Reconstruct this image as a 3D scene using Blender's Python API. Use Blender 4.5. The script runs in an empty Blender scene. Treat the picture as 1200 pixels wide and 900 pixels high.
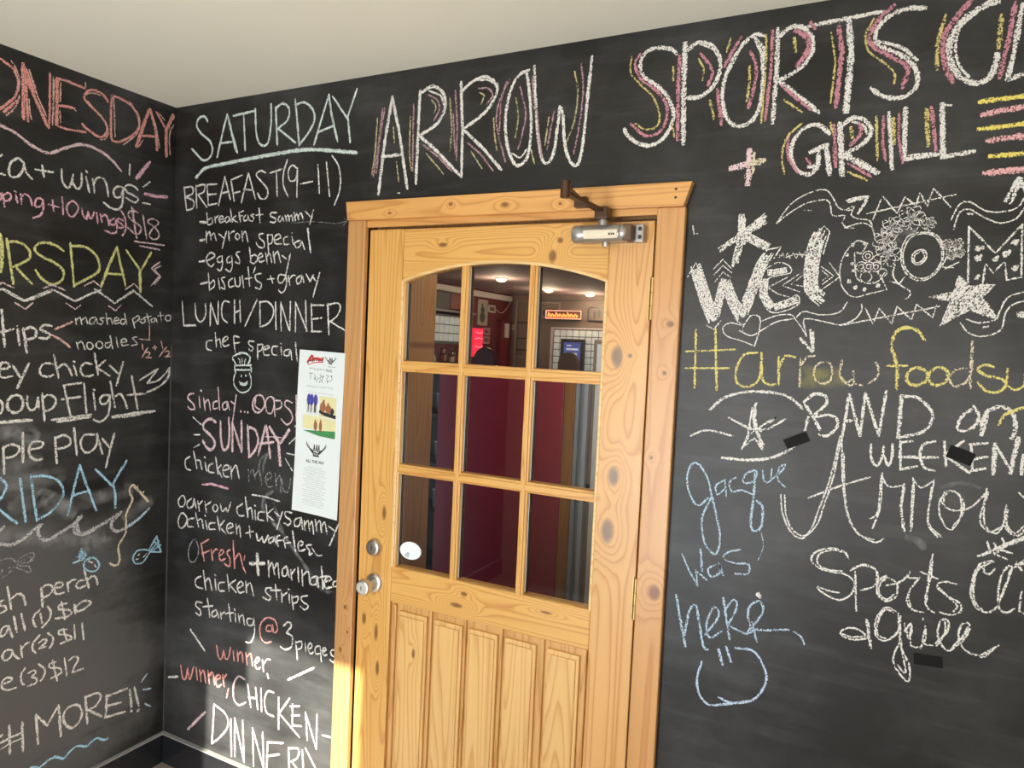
import bpy, bmesh, math, random
from mathutils import Vector, Matrix
random.seed(7)
SC=bpy.context.scene; COL=SC.collection
# ------------------------------------------------------------ camera, world, light, exposure
cam_d=bpy.data.cameras.new('camera'); cam=bpy.data.objects.new('camera',cam_d); COL.objects.link(cam)
cam_d.sensor_fit='HORIZONTAL'; cam_d.sensor_width=36; cam_d.lens=36*838.585/1200; cam_d.clip_start=.02
cam.matrix_world=Matrix(((0.88829929,-0.06412206,0.45476668,2.38685),(0.45699987,0.02518647,-0.8891101,-1.823558),(0.0455576,0.99762418,0.0516769,1.668891),(0,0,0,1)))
SC.camera=cam
SC.view_settings.view_transform='Standard'; SC.view_settings.look='None'; SC.view_settings.gamma=1; SC.view_settings.use_curve_mapping=False
SC.view_settings.exposure=0.0
SC.cycles.transparent_max_bounces=48
W=bpy.data.worlds.new('world'); SC.world=W; W.use_nodes=True
W.node_tree.nodes['Background'].inputs[0].default_value=(.72,.84,1,1); W.node_tree.nodes['Background'].inputs[1].default_value=1.0
def lamp(name,kind,loc,direction,energy,color,size=None,sizey=None,angle=None):
    d=bpy.data.lights.new(name,kind); o=bpy.data.objects.new(name,d); COL.objects.link(o)
    o.location=loc; o.rotation_euler=Vector(direction).to_track_quat('-Z','Y').to_euler(); d.energy=energy; d.color=color
    if kind=='AREA': d.shape='RECTANGLE'; d.size=size; d.size_y=sizey
    if kind=='SUN': d.angle=angle
    if kind=='POINT': d.shadow_soft_size=size
    return o
SUN=(-.25,1,-.56)
lamp('sun','SUN',(3,-6,5),SUN,17,(1,.95,.80),angle=.012)
lamp('rear_daylight_fill','AREA',(2.45,-2.70,1.45),(-.1,1,.42),38,(1,.98,.95),1.3,1.5)  # area light added in front of the solid back wall, no window there
lamp('doorway_daylight','AREA',(1.27,-2.70,1.45),(0,1,.75),26,(1,.98,.94),.7,1.2)
lamp('doorway_skylight','AREA',(1.27,-2.70,.55),(-.35,1,-.15),24,(.80,.90,1),.7,.9)

# ------------------------------------------------------------ materials
MATS={}
def nt(name):
    m=bpy.data.materials.new(name); m.use_nodes=True; t=m.node_tree; b=t.nodes['Principled BSDF']; return m,t,b
def N(t,k,**kw):
    n=t.nodes.new(k)
    for a,v in kw.items(): setattr(n,a,v)
    return n
def rgb(c): return (c[0],c[1],c[2],1)
def math_(t,op,a,b=None,clamp=False):
    n=N(t,'ShaderNodeMath',operation=op,use_clamp=clamp)
    for i,v in enumerate((a,b)):
        if v is None: continue
        if isinstance(v,(int,float)): n.inputs[i].default_value=v
        else: t.links.new(v,n.inputs[i])
    return n.outputs[0]
def mixc(t,f,a,b):
    n=N(t,'ShaderNodeMix',data_type='RGBA')
    for i,v in ((0,f),(6,a),(7,b)):
        if isinstance(v,(int,float)): n.inputs[i].default_value=v
        elif isinstance(v,tuple): n.inputs[i].default_value=rgb(v)
        else: t.links.new(v,n.inputs[i])
    return n.outputs[2]
def noise(t,scale,detail=2,rough=.5,vec=None,mapscale=None,loc=None):
    if vec is None: vec=N(t,'ShaderNodeTexCoord').outputs['Object']
    if mapscale or loc:
        mp=N(t,'ShaderNodeMapping'); t.links.new(vec,mp.inputs[0])
        if mapscale: mp.inputs['Scale'].default_value=mapscale
        if loc: mp.inputs['Location'].default_value=loc
        vec=mp.outputs[0]
    n=N(t,'ShaderNodeTexNoise'); n.inputs['Scale'].default_value=scale; n.inputs['Detail'].default_value=detail; n.inputs['Roughness'].default_value=rough
    t.links.new(vec,n.inputs['Vector']); return n.outputs[0]
def ramp(t,v,stops):
    n=N(t,'ShaderNodeValToRGB'); e=n.color_ramp.elements
    while len(e)<len(stops): e.new(.5)
    for el,(p,c) in zip(e,stops): el.position=p; el.color=rgb(c) if len(c)==3 else c
    t.links.new(v,n.inputs[0]); return n.outputs[0]
def bump(t,b,h,strength,dist=.002):
    n=N(t,'ShaderNodeBump'); n.inputs['Strength'].default_value=strength; n.inputs['Distance'].default_value=dist
    t.links.new(h,n.inputs['Height']); t.links.new(n.outputs[0],b.inputs['Normal'])
def plain(name,c,rough=.5,metal=0,emit=0,var=.12,vscale=30,coat=0):
    if name in MATS: return MATS[name]
    m,t,b=nt(name); n=noise(t,vscale,3)
    t.links.new(mixc(t,n,tuple(x*(1-var) for x in c),tuple(min(1,x*(1+var)) for x in c)),b.inputs['Base Color'])
    b.inputs['Roughness'].default_value=rough; b.inputs['Metallic'].default_value=metal; b.inputs['Coat Weight'].default_value=coat
    if emit: b.inputs['Emission Color'].default_value=rgb(c); b.inputs['Emission Strength'].default_value=emit
    MATS[name]=m; return m
def blackboard(name,zones=(),axis=0):
    # zones: wiped dust on the side wall, daylight painted into the front wall (across, up, half width, half height, amount)
    m,t,b=nt(name)
    dust=noise(t,2.2,5,.62,mapscale=(1,1,1.0)); streak=noise(t,3.0,4,.6,mapscale=(1,1,7)); fine=noise(t,420,2,.6)
    a=math_(t,'MULTIPLY',ramp(t,dust,[(.45,(0,0,0)),(.78,(1,1,1))]),.55)
    s=math_(t,'MULTIPLY',ramp(t,streak,[(.5,(0,0,0)),(.8,(1,1,1))]),.35)
    f=math_(t,'MULTIPLY',ramp(t,fine,[(.66,(0,0,0)),(.74,(1,1,1))]),.25)
    k=math_(t,'ADD',math_(t,'ADD',a,s),f,True)
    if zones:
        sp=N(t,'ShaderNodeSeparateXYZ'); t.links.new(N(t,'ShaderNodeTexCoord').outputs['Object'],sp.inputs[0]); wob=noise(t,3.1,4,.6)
        zone_streak=noise(t,1.0,5,.65,mapscale=(3,3,11)); wv=math_(t,'ADD',.45,math_(t,'MULTIPLY',ramp(t,zone_streak,[(.36,(0,0,0)),(.66,(1,1,1))]),.75))
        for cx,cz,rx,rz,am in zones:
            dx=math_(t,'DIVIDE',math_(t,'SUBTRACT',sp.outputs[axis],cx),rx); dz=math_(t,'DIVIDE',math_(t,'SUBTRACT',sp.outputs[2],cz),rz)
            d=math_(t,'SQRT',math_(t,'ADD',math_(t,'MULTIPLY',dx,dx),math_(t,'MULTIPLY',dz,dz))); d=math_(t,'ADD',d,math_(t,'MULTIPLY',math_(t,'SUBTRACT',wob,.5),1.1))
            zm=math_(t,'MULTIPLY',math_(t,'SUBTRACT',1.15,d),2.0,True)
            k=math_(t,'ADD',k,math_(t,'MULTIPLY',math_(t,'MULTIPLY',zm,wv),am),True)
    t.links.new(mixc(t,k,(.0125,.012,.0113),(.088,.090,.092)),b.inputs['Base Color'])
    b.inputs['Roughness'].default_value=.42; b.inputs['Specular IOR Level'].default_value=.42
    bump(t,b,noise(t,160,3,.6),.25,.001)
    return m
M_BOARD=blackboard('black_chalkboard_paint',[(.42,.42,.55,.42,.5)])  # pale zone paints skylight and sun into the lower front wall
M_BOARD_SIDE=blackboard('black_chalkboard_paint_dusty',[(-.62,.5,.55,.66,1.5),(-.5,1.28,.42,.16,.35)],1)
CH={'white':(.80,.78,.74),'coral':(.84,.38,.34),'peach':(.80,.52,.46),'pinkw':(.80,.60,.62),'pink':(.82,.48,.56),'pink2':(.80,.45,.46),'rose':(.50,.30,.34),'rose2':(.60,.27,.33),
 'lime':(.74,.74,.30),'olive':(.55,.52,.28),'olive2':(.74,.66,.22),'yellow':(.66,.58,.22),'yellow2':(.85,.72,.18),'cream':(.74,.66,.48),'mint':(.70,.80,.76),
 'blue':(.42,.71,.90),'bluew':(.55,.72,.85),'sky':(.50,.66,.80),'sky2':(.55,.68,.86),'grey':(.55,.55,.55)}
def chalk_mat(col,den):
    key='chalk_%s_%d'%(col,den*100)
    if key in MATS: return MATS[key]
    m,t,b=nt(key)
    b.inputs['Roughness'].default_value=.95; b.inputs['Specular IOR Level'].default_value=.1
    uv=N(t,'ShaderNodeUVMap').outputs[0]; sp=N(t,'ShaderNodeSeparateXYZ'); t.links.new(uv,sp.inputs[0])
    e=math_(t,'ABSOLUTE',math_(t,'SUBTRACT',math_(t,'MULTIPLY',sp.outputs[1],2),1))
    n=noise(t,265,3,.68); big=noise(t,45,2,.5)
    c=CH[col]
    t.links.new(mixc(t,big,tuple(x*.86 for x in c),tuple(min(1,x*1.1) for x in c)),b.inputs['Base Color'])
    if den<.3:
        sm=noise(t,26,4,.65)
        al=math_(t,'MULTIPLY',math_(t,'MULTIPLY',math_(t,'SUBTRACT',1,math_(t,'MULTIPLY',e,e)),den*2.6),ramp(t,sm,[(.35,(0,0,0)),(.75,(1,1,1))]))
    else:
        thr=math_(t,'ADD',.475-(den-.5)*.17,math_(t,'MULTIPLY',math_(t,'POWER',e,3),.16))
        thr=math_(t,'ADD',thr,math_(t,'MULTIPLY',math_(t,'SUBTRACT',big,.5),.25))
        al=math_(t,'DIVIDE',math_(t,'SUBTRACT',n,thr),.05,True)
        if den<.7: al=math_(t,'MULTIPLY',al,.5+den*.4)
    t.links.new(al,b.inputs['Alpha'])
    MATS[key]=m; return m
def pine(name,axis,light=(.765,.435,.125),dark=(.53,.21,.04),knots=(),seed=0,rings=15,tone=1.0):
    """pine board: growth rings as contour lines of a stretched field, bulging round the knots. axis = grain direction."""
    m,t,b=nt(name); tc=N(t,'ShaderNodeTexCoord').outputs['Object']
    sc={'z':(10,10,.5),'x':(.5,10,10)}[axis]
    f=noise(t,1.0,1.2,.4,vec=tc,mapscale=sc,loc=(seed*3.7,seed*1.3,seed*2.1))
    sp=N(t,'ShaderNodeSeparateXYZ'); t.links.new(tc,sp.inputs[0]); km=None; kg=None
    for (kx,kz,rx,rz,grey) in knots:
        dx=math_(t,'DIVIDE',math_(t,'SUBTRACT',sp.outputs[0],kx),rx); dz=math_(t,'DIVIDE',math_(t,'SUBTRACT',sp.outputs[2],kz),rz)
        d2=math_(t,'ADD',math_(t,'MULTIPLY',dx,dx),math_(t,'MULTIPLY',dz,dz))
        bulge=math_(t,'MULTIPLY',math_(t,'POWER',2.718,math_(t,'MULTIPLY',d2,-.14)),.28 if rx*rz>1.2e-4 else .10)
        f=math_(t,'ADD',f,bulge)
        k=math_(t,'SUBTRACT',1.25,math_(t,'MULTIPLY',d2,.85),True)
        if grey:
            kg=k if kg is None else math_(t,'MAXIMUM',kg,k)
        else: km=k if km is None else math_(t,'MAXIMUM',km,k)
    fib=noise(t,1.0,3,.6,vec=tc,mapscale={'z':(260,260,6),'x':(6,260,260)}[axis])
    fr=math_(t,'FRACT',math_(t,'ADD',math_(t,'MULTIPLY',f,rings*1.6),math_(t,'MULTIPLY',fib,.16)))
    line=ramp(t,fr,[(0,(.12,.12,.12)),(.30,(.0,.0,.0)),(.66,(.22,.22,.22)),(.92,(.95,.95,.95)),(1,(.12,.12,.12))])
    broad=noise(t,2.3,2,.5,vec=tc,loc=(seed,0,seed))
    base=mixc(t,broad,tuple(x*.9*tone for x in light),tuple(min(1,x*1.1*tone) for x in light))
    c=mixc(t,math_(t,'MULTIPLY',line,.80),base,tuple(x*tone for x in dark))
    c=mixc(t,math_(t,'MULTIPLY',fib,.22),c,tuple(x*.6*tone for x in light))
    if km is not None: c=mixc(t,math_(t,'MULTIPLY',km,.85),c,(.17,.062,.018))
    if kg is not None: c=mixc(t,math_(t,'MULTIPLY',kg,.85),c,(.17,.125,.10))
    t.links.new(c,b.inputs['Base Color']); b.inputs['Roughness'].default_value=.38; b.inputs['Coat Weight'].default_value=.25; b.inputs['Coat Roughness'].default_value=.25
    bump(t,b,fib,.12,.0008)
    return m
def glass_mat():
    m=bpy.data.materials.new('window_glass'); m.use_nodes=True; t=m.node_tree; t.nodes.clear()
    o=N(t,'ShaderNodeOutputMaterial'); mx=N(t,'ShaderNodeMixShader'); tr=N(t,'ShaderNodeBsdfTransparent'); gl=N(t,'ShaderNodeBsdfGlossy'); fr=N(t,'ShaderNodeFresnel')
    fr.inputs[0].default_value=1.5; gl.inputs['Roughness'].default_value=.015; tr.inputs[0].default_value=(.93,.95,.94,1); gl.inputs['Color'].default_value=(.9,.9,.9,1)
    n=noise(t,14,2); bn=N(t,'ShaderNodeBump'); bn.inputs['Strength'].default_value=.02; t.links.new(n,bn.inputs['Height']); t.links.new(bn.outputs[0],gl.inputs['Normal'])
    t.links.new(fr.outputs[0],mx.inputs[0]); t.links.new(tr.outputs[0],mx.inputs[1]); t.links.new(gl.outputs[0],mx.inputs[2]); t.links.new(mx.outputs[0],o.inputs[0])
    return m
M_GLASS=glass_mat()

# ------------------------------------------------------------ mesh helpers
class MB:
    def __init__(s): s.bm=bmesh.new()
    def box(s,x0,x1,y0,y1,z0,z1):
        r=bmesh.ops.create_cube(s.bm,size=1)
        for v in r['verts']:
            v.co=Vector((x0+(v.co.x+.5)*(x1-x0),y0+(v.co.y+.5)*(y1-y0),z0+(v.co.z+.5)*(z1-z0)))
        return r['verts']
    def prism(s,pts,y0,y1):      # polygon in x,z extruded along y
        a=[s.bm.verts.new((x,y0,z)) for x,z in pts]; b=[s.bm.verts.new((x,y1,z)) for x,z in pts]; n=len(pts)
        s.bm.faces.new(a); s.bm.faces.new(list(reversed(b)))
        for i in range(n): s.bm.faces.new((a[i],b[i],b[(i+1)%n],a[(i+1)%n]))
    def tube(s,p,r,seg=14,caps=True):
        p=[Vector(q) for q in p]; rr=r if isinstance(r,(list,tuple)) else [r]*len(p); rings=[]
        up=None
        for i,q in enumerate(p):
            d=(p[min(i+1,len(p)-1)]-p[max(i-1,0)]).normalized()
            if up is None: up=d.orthogonal().normalized()
            u=(up-d*up.dot(d)); u=u.normalized() if u.length>1e-6 else d.orthogonal().normalized(); up=u; w=d.cross(u)
            rings.append([s.bm.verts.new(q+(u*math.cos(a)+w*math.sin(a))*rr[i]) for a in [2*math.pi*k/seg for k in range(seg)]])
        for A,B in zip(rings,rings[1:]):
            for k in range(seg): s.bm.faces.new((A[k],A[(k+1)%seg],B[(k+1)%seg],B[k]))
        if caps: s.bm.faces.new(list(reversed(rings[0]))); s.bm.faces.new(rings[-1])
    def lathe(s,c,axis,prof,seg=28):   # prof: (distance along axis, radius)
        ax=Vector(axis).normalized(); s.tube([Vector(c)+ax*(h+i*1e-6) for i,(h,r) in enumerate(prof)],[max(r,1e-4) for h,r in prof],seg) if False else s._lathe(Vector(c),ax,prof,seg)
    def _lathe(s,c,ax,prof,seg):
        u=ax.orthogonal().normalized(); w=ax.cross(u); rings=[]
        for h,r in prof: rings.append([s.bm.verts.new(c+ax*h+(u*math.cos(a)+w*math.sin(a))*max(r,2e-4)) for a in [2*math.pi*k/seg for k in range(seg)]])
        for A,B in zip(rings,rings[1:]):
            for k in range(seg): s.bm.faces.new((A[k],A[(k+1)%seg],B[(k+1)%seg],B[k]))
        s.bm.faces.new(list(reversed(rings[0]))); s.bm.faces.new(rings[-1])
    def build(s,name,mat,parent=None,bevel=0,smooth=False,seg=2,origin=None):
        bmesh.ops.recalc_face_normals(s.bm,faces=s.bm.faces)
        org=Vector(origin) if origin else (parent.matrix_world.translation if parent else Vector((0,0,0)))
        if parent is not None: org=world_loc(parent)
        bmesh.ops.translate(s.bm,verts=s.bm.verts,vec=-org)
        me=bpy.data.meshes.new(name); s.bm.to_mesh(me); s.bm.free(); o=bpy.data.objects.new(name,me); COL.objects.link(o); me.materials.append(mat)
        if parent is not None: o.parent=parent
        else: o.location=org
        if smooth:
            for p in me.polygons: p.use_smooth=True
            md=o.modifiers.new('split','EDGE_SPLIT'); md.split_angle=math.radians(38)
        if bevel:
            md=o.modifiers.new('bevel','BEVEL'); md.width=bevel; md.segments=seg; md.limit_method='ANGLE'; md.angle_limit=math.radians(35)
        return o
def world_loc(o):
    v=Vector(o.location)
    while o.parent: o=o.parent; v=v+Vector(o.location)
    return v
def tag(o,label,cat=None,kind=None,group=None):
    o['label']=label
    if cat: o['category']=cat
    if kind: o['kind']=kind
    if group: o['group']=group
    return o
def empty(name,loc,label,cat,kind=None,group=None):
    o=bpy.data.objects.new(name,None); COL.objects.link(o); o.location=loc; o.empty_display_size=.05; return tag(o,label,cat,kind,group)
def bx(name,dims,mat,parent=None,bevel=0,**k):
    m=MB(); m.box(*dims); return m.build(name,mat,parent,bevel,**k)

# ------------------------------------------------------------ vestibule shell
H=2.5; XR=3.3; YB=-2.75; TH=.38; DX0,DX1,DZ=.915,1.863,2.045
w=MB(); w.box(-.12,DX0,0,TH,0,H+.1); w.box(DX1,XR+.12,0,TH,0,H+.1); w.box(DX0,DX1,0,TH,DZ,H+.1)
bmesh.ops.remove_doubles(w.bm,verts=w.bm.verts,dist=1e-5)
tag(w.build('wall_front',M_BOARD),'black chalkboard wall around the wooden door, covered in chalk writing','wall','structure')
tag(bx('wall_left',(-.12,0,YB-.15,0,0,H+.1),M_BOARD_SIDE),'narrow black chalkboard side wall left of the corner','wall','structure')
tag(bx('wall_right',(XR,XR+.12,YB-.15,0,0,H+.1),plain('cream_wall_paint',(.62,.58,.5),.8)),'cream side wall of the entrance porch','wall','structure')
M_CEIL=plain('cream_ceiling_paint',(.88,.86,.74),.85,var=.02,vscale=3)
tag(bx('ceiling',(-.12,XR+.12,YB-.15,0,H,H+.1),M_CEIL),'smooth cream ceiling above the chalkboard walls','ceiling','structure')
def floor_mat():
    m,t,b=nt('brown_floor_tile'); br=N(t,'ShaderNodeTexBrick'); tc=N(t,'ShaderNodeTexCoord'); t.links.new(tc.outputs['Object'],br.inputs[0])
    br.offset=0; br.inputs['Scale'].default_value=1; br.inputs['Brick Width'].default_value=.3; br.inputs['Row Height'].default_value=.3; br.inputs['Mortar Size'].default_value=.006
    br.inputs['Color1'].default_value=(.34,.28,.23,1); br.inputs['Color2'].default_value=(.40,.33,.27,1); br.inputs['Mortar'].default_value=(.12,.11,.1,1)
    t.links.new(mixc(t,math_(t,'MULTIPLY',noise(t,9,4,.6),.5),br.outputs[0],(.36,.31,.26)),b.inputs['Base Color']); b.inputs['Roughness'].default_value=.35; return m
tag(bx('floor',(-.12,XR+.12,YB-.15,TH,-.1,0),floor_mat()),'brown tiled floor of the entrance porch','floor','structure')
# back wall behind the camera: entry opening (sun comes through it), otherwise solid
M_CREAM=MATS['cream_wall_paint']
ox0,ox1,oz=.242-SUN[0]*-YB,.956-SUN[0]*-YB,.611-SUN[2]*-YB
w=MB()
for d in ((-.12,.82,0,H),(.82,ox0,0,H),(ox0,ox1,oz,H),(ox1,XR+.12,0,H)):
    w.box(d[0],d[1],YB-.04,YB,d[2],d[3])
tag(w.build('wall_back',M_CREAM),'cream wall behind the viewer with an entry opening','wall','structure')
tag(bx('sun_notch_block',(ox0,ox0+.205,YB-.035,YB-.01,oz-.20,oz),plain('grey_metal',(.3,.3,.3),.5)),'grey block added to shade a corner of the entry opening','trim','structure')  # block added out of view to cut a notch in the sun patch
# baseboards
M_BASE=plain('black_gloss_paint',(.016,.017,.02),.22,var=.3,vscale=9)
M_BEAD=plain('worn_grey_edge',(.34,.33,.32),.7)
def baseboard(nm,lab,dims,bead):
    r=bx(nm,dims,M_BASE,None,.004); tag(r,lab,'baseboard','structure'); bx('worn_edge',bead,M_BEAD,r); return r
baseboard('baseboard_left','glossy black baseboard under the narrow side wall',(0,.016,YB,-.018,0,.113),(0,.0165,YB,-.0165,.1125,.1165))
baseboard('baseboard_front','glossy black baseboard left of the door under the chalk menu',(0,.848,-.016,0,0,.113),(0,.848,-.0165,0,.1125,.1165))
baseboard('baseboard_right','glossy black baseboard right of the door',(1.935,XR,-.016,0,0,.113),(1.935,XR,-.0165,0,.1125,.1165))
tag(bx('trim_6',(.0,.0035,-.0035,0,.117,1.62),plain('grey_corner_paint',(.07,.07,.073),.6,var=.5,vscale=25)),'thin grey worn line along the corner of the two black walls','trim','structure')

# ------------------------------------------------------------ door frame
K=lambda *a:a
mCL=pine('pine_casing_upright','z',(.60,.325,.125),(.44,.2,.065),[(.892,.80,.006,.008,0),(.878,.655,.006,.009,0),(.905,.72,.005,.006,0)],seed=3,rings=9)
mCR=pine('pine_casing_right','z',(.66,.345,.12),(.5,.2,.05),[(1.908,1.745,.011,.008,0),(1.90,1.62,.006,.006,0),(1.905,1.05,.016,.02,0),(1.878,1.40,.005,.006,0)],seed=8,rings=9)
mHD=pine('pine_header','x',(.76,.40,.125),(.52,.22,.05),[(1.24,2.078,.008,.006,0),(1.42,2.068,.012,.007,0),(1.02,2.062,.007,.004,0),(1.59,2.062,.006,.005,0)],seed=5,rings=11)
tag(bx('trim_1',(.852,.921,-.02,-.0005,0,2.046),mCL,None,.003),'narrow pine casing board left of the door','trim','structure')
tag(bx('trim_2',(1.857,1.930,-.02,-.0005,0,2.040),mCR,None,.003),'pine casing board right of the door beside the hinges','trim','structure')
m=MB(); m.prism([(.853,2.046),(1.926,2.040),(1.945,2.101),(.845,2.105)],-.028,-.0005); hd=m.build('trim_3',mHD,None,.003)
tag(hd,'pine header board with flared ends on top of the door frame','trim','structure')
m=MB(); M_SCREW=plain('dark_screw',(.03,.02,.015),.5)
for sx,sz in ((1.905,2.083),(1.905,2.062)): m.lathe((sx,-.0278,sz),(0,-1,0),[(0,.0035),(.001,.003)],12)
m.build('screw_head',M_SCREW,hd)
m=MB(); m.box(.921,1.857,-.012,0,2.024,2.0455); m.box(.915,1.863,.0,.012,2.026,2.045); m.build('head_strip',pine('pine_head_strip','x',(.70,.36,.11),(.48,.2,.05),[],seed=9,rings=9),hd,.002)
# deep wooden reveal behind the door leaf
mJ=pine('pine_reveal','z',(.50,.27,.11),(.32,.15,.05),[(.915,1.66,.03,.014,0)],seed=12,rings=12)
m=MB(); m.box(.9155,.935,.05,TH,0,DZ-.02); m.box(1.848,1.8625,.05,TH,0,DZ-.02); m.box(.9155,1.8625,.05,TH,DZ-.02,DZ-.0005)
tag(m.build('trim_4',mJ,None,.002),'wooden reveal board seen through the glass at its left edge','trim','structure')

# ------------------------------------------------------------ door leaf
door=empty('door_1',(1.388,0,.01),'varnished pine door with nine small panes under an arch','door','structure')
bx_=1.388; LK=lambda ks:[(x-bx_,z-.01,a,b,g) for x,z,a,b,g in ks]
L0,L1,S0,S1=.926,1.848,1.055,1.727; cols=[(1.067,1.267),(1.292,1.492),(1.517,1.717)]; rows=[(1.611,None),(1.286,1.577),(.960,1.255)]
mSL=pine('pine_left_stile','z',knots=LK([(1.020,1.125,.008,.022,0),(1.005,.735,.007,.028,0),(1.015,.62,.007,.025,0),(.955,.77,.008,.02,0)]),seed=1,rings=13)
mSR=pine('pine_right_stile','z',knots=LK([(1.765,1.655,.015,.030,1),(1.772,1.335,.015,.026,1),(1.762,1.185,.017,.033,1),(1.80,1.66,.006,.006,1)]),seed=2,rings=13,light=(.74,.42,.15))
mRT=pine('pine_top_rail','x',knots=LK([(1.583,1.968,.009,.008,0),(1.562,1.925,.012,.018,0),(1.20,1.965,.016,.007,0)]),seed=4,rings=17)
mRM=pine('pine_lock_rail','x',knots=LK([(1.325,.925,.012,.006,0),(1.30,.885,.022,.007,0),(1.595,.925,.02,.004,0)]),seed=6,rings=17)
mMU=pine('pine_glazing_bar_upright','z',seed=7,rings=14); mMH=pine('pine_glazing_bar_level','x',seed=10,rings=14)
mPB=pine('pine_panel_backing','z',(.70,.40,.14),(.45,.2,.05),seed=11,rings=12)
YF,YBk=0.0,.042
bx('stile',(L0,S0,YF,YBk,.01,2.018),mSL,door,.002); bx('stile',(S1,L1,YF,YBk,.01,2.012),mSR,door,.002)
arch=[(x,.867+math.sqrt(1.041**2-(x-1.392)**2)) for x in [S0+i*(S1-S0)/36 for i in range(37)]]
AZ=lambda x:.867+math.sqrt(1.041**2-(x-1.392)**2)
m=MB(); m.prism([(S0,2.0175)]+[(S1,2.0165)]+list(reversed(arch)),YF,YBk); m.build('top_rail',mRT,door,.005)
bx('lock_rail',(S0,S1,YF,YBk,.846,.960),mRM,door,.004); bx('bottom_rail',(S0,S1,YF,YBk,.01,.2),mRM,door,.004)
# glazing bars: two uprights, two level bars, thin stops left and right
for a,b in ((1.267,1.292),(1.492,1.517)):
    m=MB(); m.prism([(a,.955),(b,.955),(b,AZ(b)+.003),(a,AZ(a)+.003)],.005,.040); c_=(a+b)/2; m.prism([(c_-.0065,.957),(c_+.0065,.957),(c_+.0065,AZ(c_)+.002),(c_-.0065,AZ(c_)+.002)],.0002,.0055); m.build('glazing_bar',mMU,door,.0025,seg=2)
for a,b in ((1.577,1.611),(1.255,1.286)): m=MB(); m.box(1.06,1.722,.0055,.0385,a,b); m.box(1.062,1.720,.0009,.006,(a+b)/2-.009,(a+b)/2+.009); m.build('glazing_bar',mMH,door,.0025,seg=2)
for a,b in ((1.053,1.067),(1.717,1.729)):
    m=MB(); m.prism([(a,.955),(b,.955),(b,AZ(b)+.004),(a,AZ(a)+.004)],.003,.04); m.build('glazing_stop',mMU,door,.005)
ar=[x for x in [1.0545+i*(1.7275-1.0545)/40 for i in range(41)]]
m=MB(); m.prism([(x,AZ(x)-.001) for x in ar]+[(x,AZ(x)+.0085) for x in reversed(ar)],-.0022,.004); m.build('arch_bead',pine('pine_arch_bead','x',(.86,.60,.27),(.68,.40,.14),seed=14,rings=8),door,.002)
for xa,xb in ((1.0545,1.0625),(1.7205,1.7285)):
    m=MB(); m.box(xa,xb,-.0018,.004,.958,AZ(xa)+.004); m.build('side_bead',MATS.get('b') or bpy.data.materials['pine_arch_bead'],door,.002)
# panes, each with a black strip added as the leaf's shade at its left
M_EDGE_SHADE=plain('black_edge_shade',(.015,.015,.015),.6); M_ALU=plain('pale_glazing_spacer',(.55,.55,.53),.4,.6)
for z0,z1 in rows:
    for a,b in cols:
        m=MB(); n=10
        if z1 is None: pts=[(a,z0)]+[(b,z0)]+[(b-(b-a)*i/n,AZ(b-(b-a)*i/n)) for i in range(n+1)]
        else: pts=[(a,z0),(b,z0),(b,z1),(a,z1)]
        m.prism(pts,.018,.022); p=m.build('pane',M_GLASS,door)
        zt=AZ(a) if z1 is None else z1
        bx('shade_strip',(a-.001,a+.004,.0225,.030,z0+.002,zt-.004),M_EDGE_SHADE,p)
        bx('glazing_bead',(a+.0005,a+.0025,.016,.0178,z0+.004,zt-.004),M_ALU,p)
# lower panel field
bx('panel_backing',(S0,S1,.014,.036,.195,.85),mPB,door)
px=[(1.088,1.194),(1.219,1.321),(1.342,1.443),(1.466,1.567),(1.600,1.700)]
for i,(a,b) in enumerate(px):
    m=MB(); m.prism([(a,.205),(b,.205),(b,.822),(a,.822)],.0045,.016); m.prism([(a+.006,.211),(b-.009,.211),(b-.009,.809),(a+.006,.809)],-.0005,.005)
    m.build('raised_panel',pine('pine_raised_panel_%d'%i,'z',(.80,.50,.19),(.56,.27,.07),LK([(1.152,.70,.006,.016,0)] if i==0 else [(1.345+.2*(i-1)*.5,.28,.006,.01,0)]),seed=20+i,rings=12),door,.0032,seg=2)
for i in range(4):
    bx('panel_mullion',(px[i][1]+.008,px[i+1][0]-.008,.005,.016,.2,.846),mPB,door,.003)
bx('panel_mullion',(S0+.008,px[0][0]-.012,.005,.016,.2,.838),mPB,door,.003); bx('panel_mullion',(px[4][1]+.006,S1-.006,.004,.016,.2,.846),mPB,door,.003)
# knob and deadbolt
M_NICK=plain('satin_nickel',(.60,.56,.49),.36,1,var=.05); M_CHR=plain('brushed_steel',(.68,.66,.63),.4,1,var=.05)
m=MB(); m.lathe((.992,0,.895),(0,-1,0),[(0,.031),(.004,.031),(.008,.028),(.011,.02),(.011,.013),(.032,.012),(.036,.018),(.044,.0245),(.056,.0255),(.064,.023),(.066,.019)],36)
kn=m.build('door_knob',M_CHR,door,0,True); kn['label']='round brushed steel door knob'
m=MB(); m.lathe((.992,-.066,.895),(0,-1,0),[(0,.0185),(.0015,.018)],28); fd=m.build('knob_face',plain('pale_brushed_steel',(.72,.70,.66),.6,.7),kn,0,True); bx('keyhole',(.9905,.9935,-.0682,-.0674,.889,.901),M_SCREW,kn)
m=MB(); m.lathe((.989,0,1.010),(0,-1,0),[(0,.0285),(.006,.0285),(.014,.025),(.017,.021),(.017,.014),(.0195,.013)],36); db=m.build('deadbolt',M_NICK,door,0,True)
m=MB(); m.box(.9875,.9905,-.0205,-.0194,1.003,1.017); m.build('keyhole',M_SCREW,db)
M_BRASS=plain('aged_brass',(.50,.36,.14),.35,1)
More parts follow.
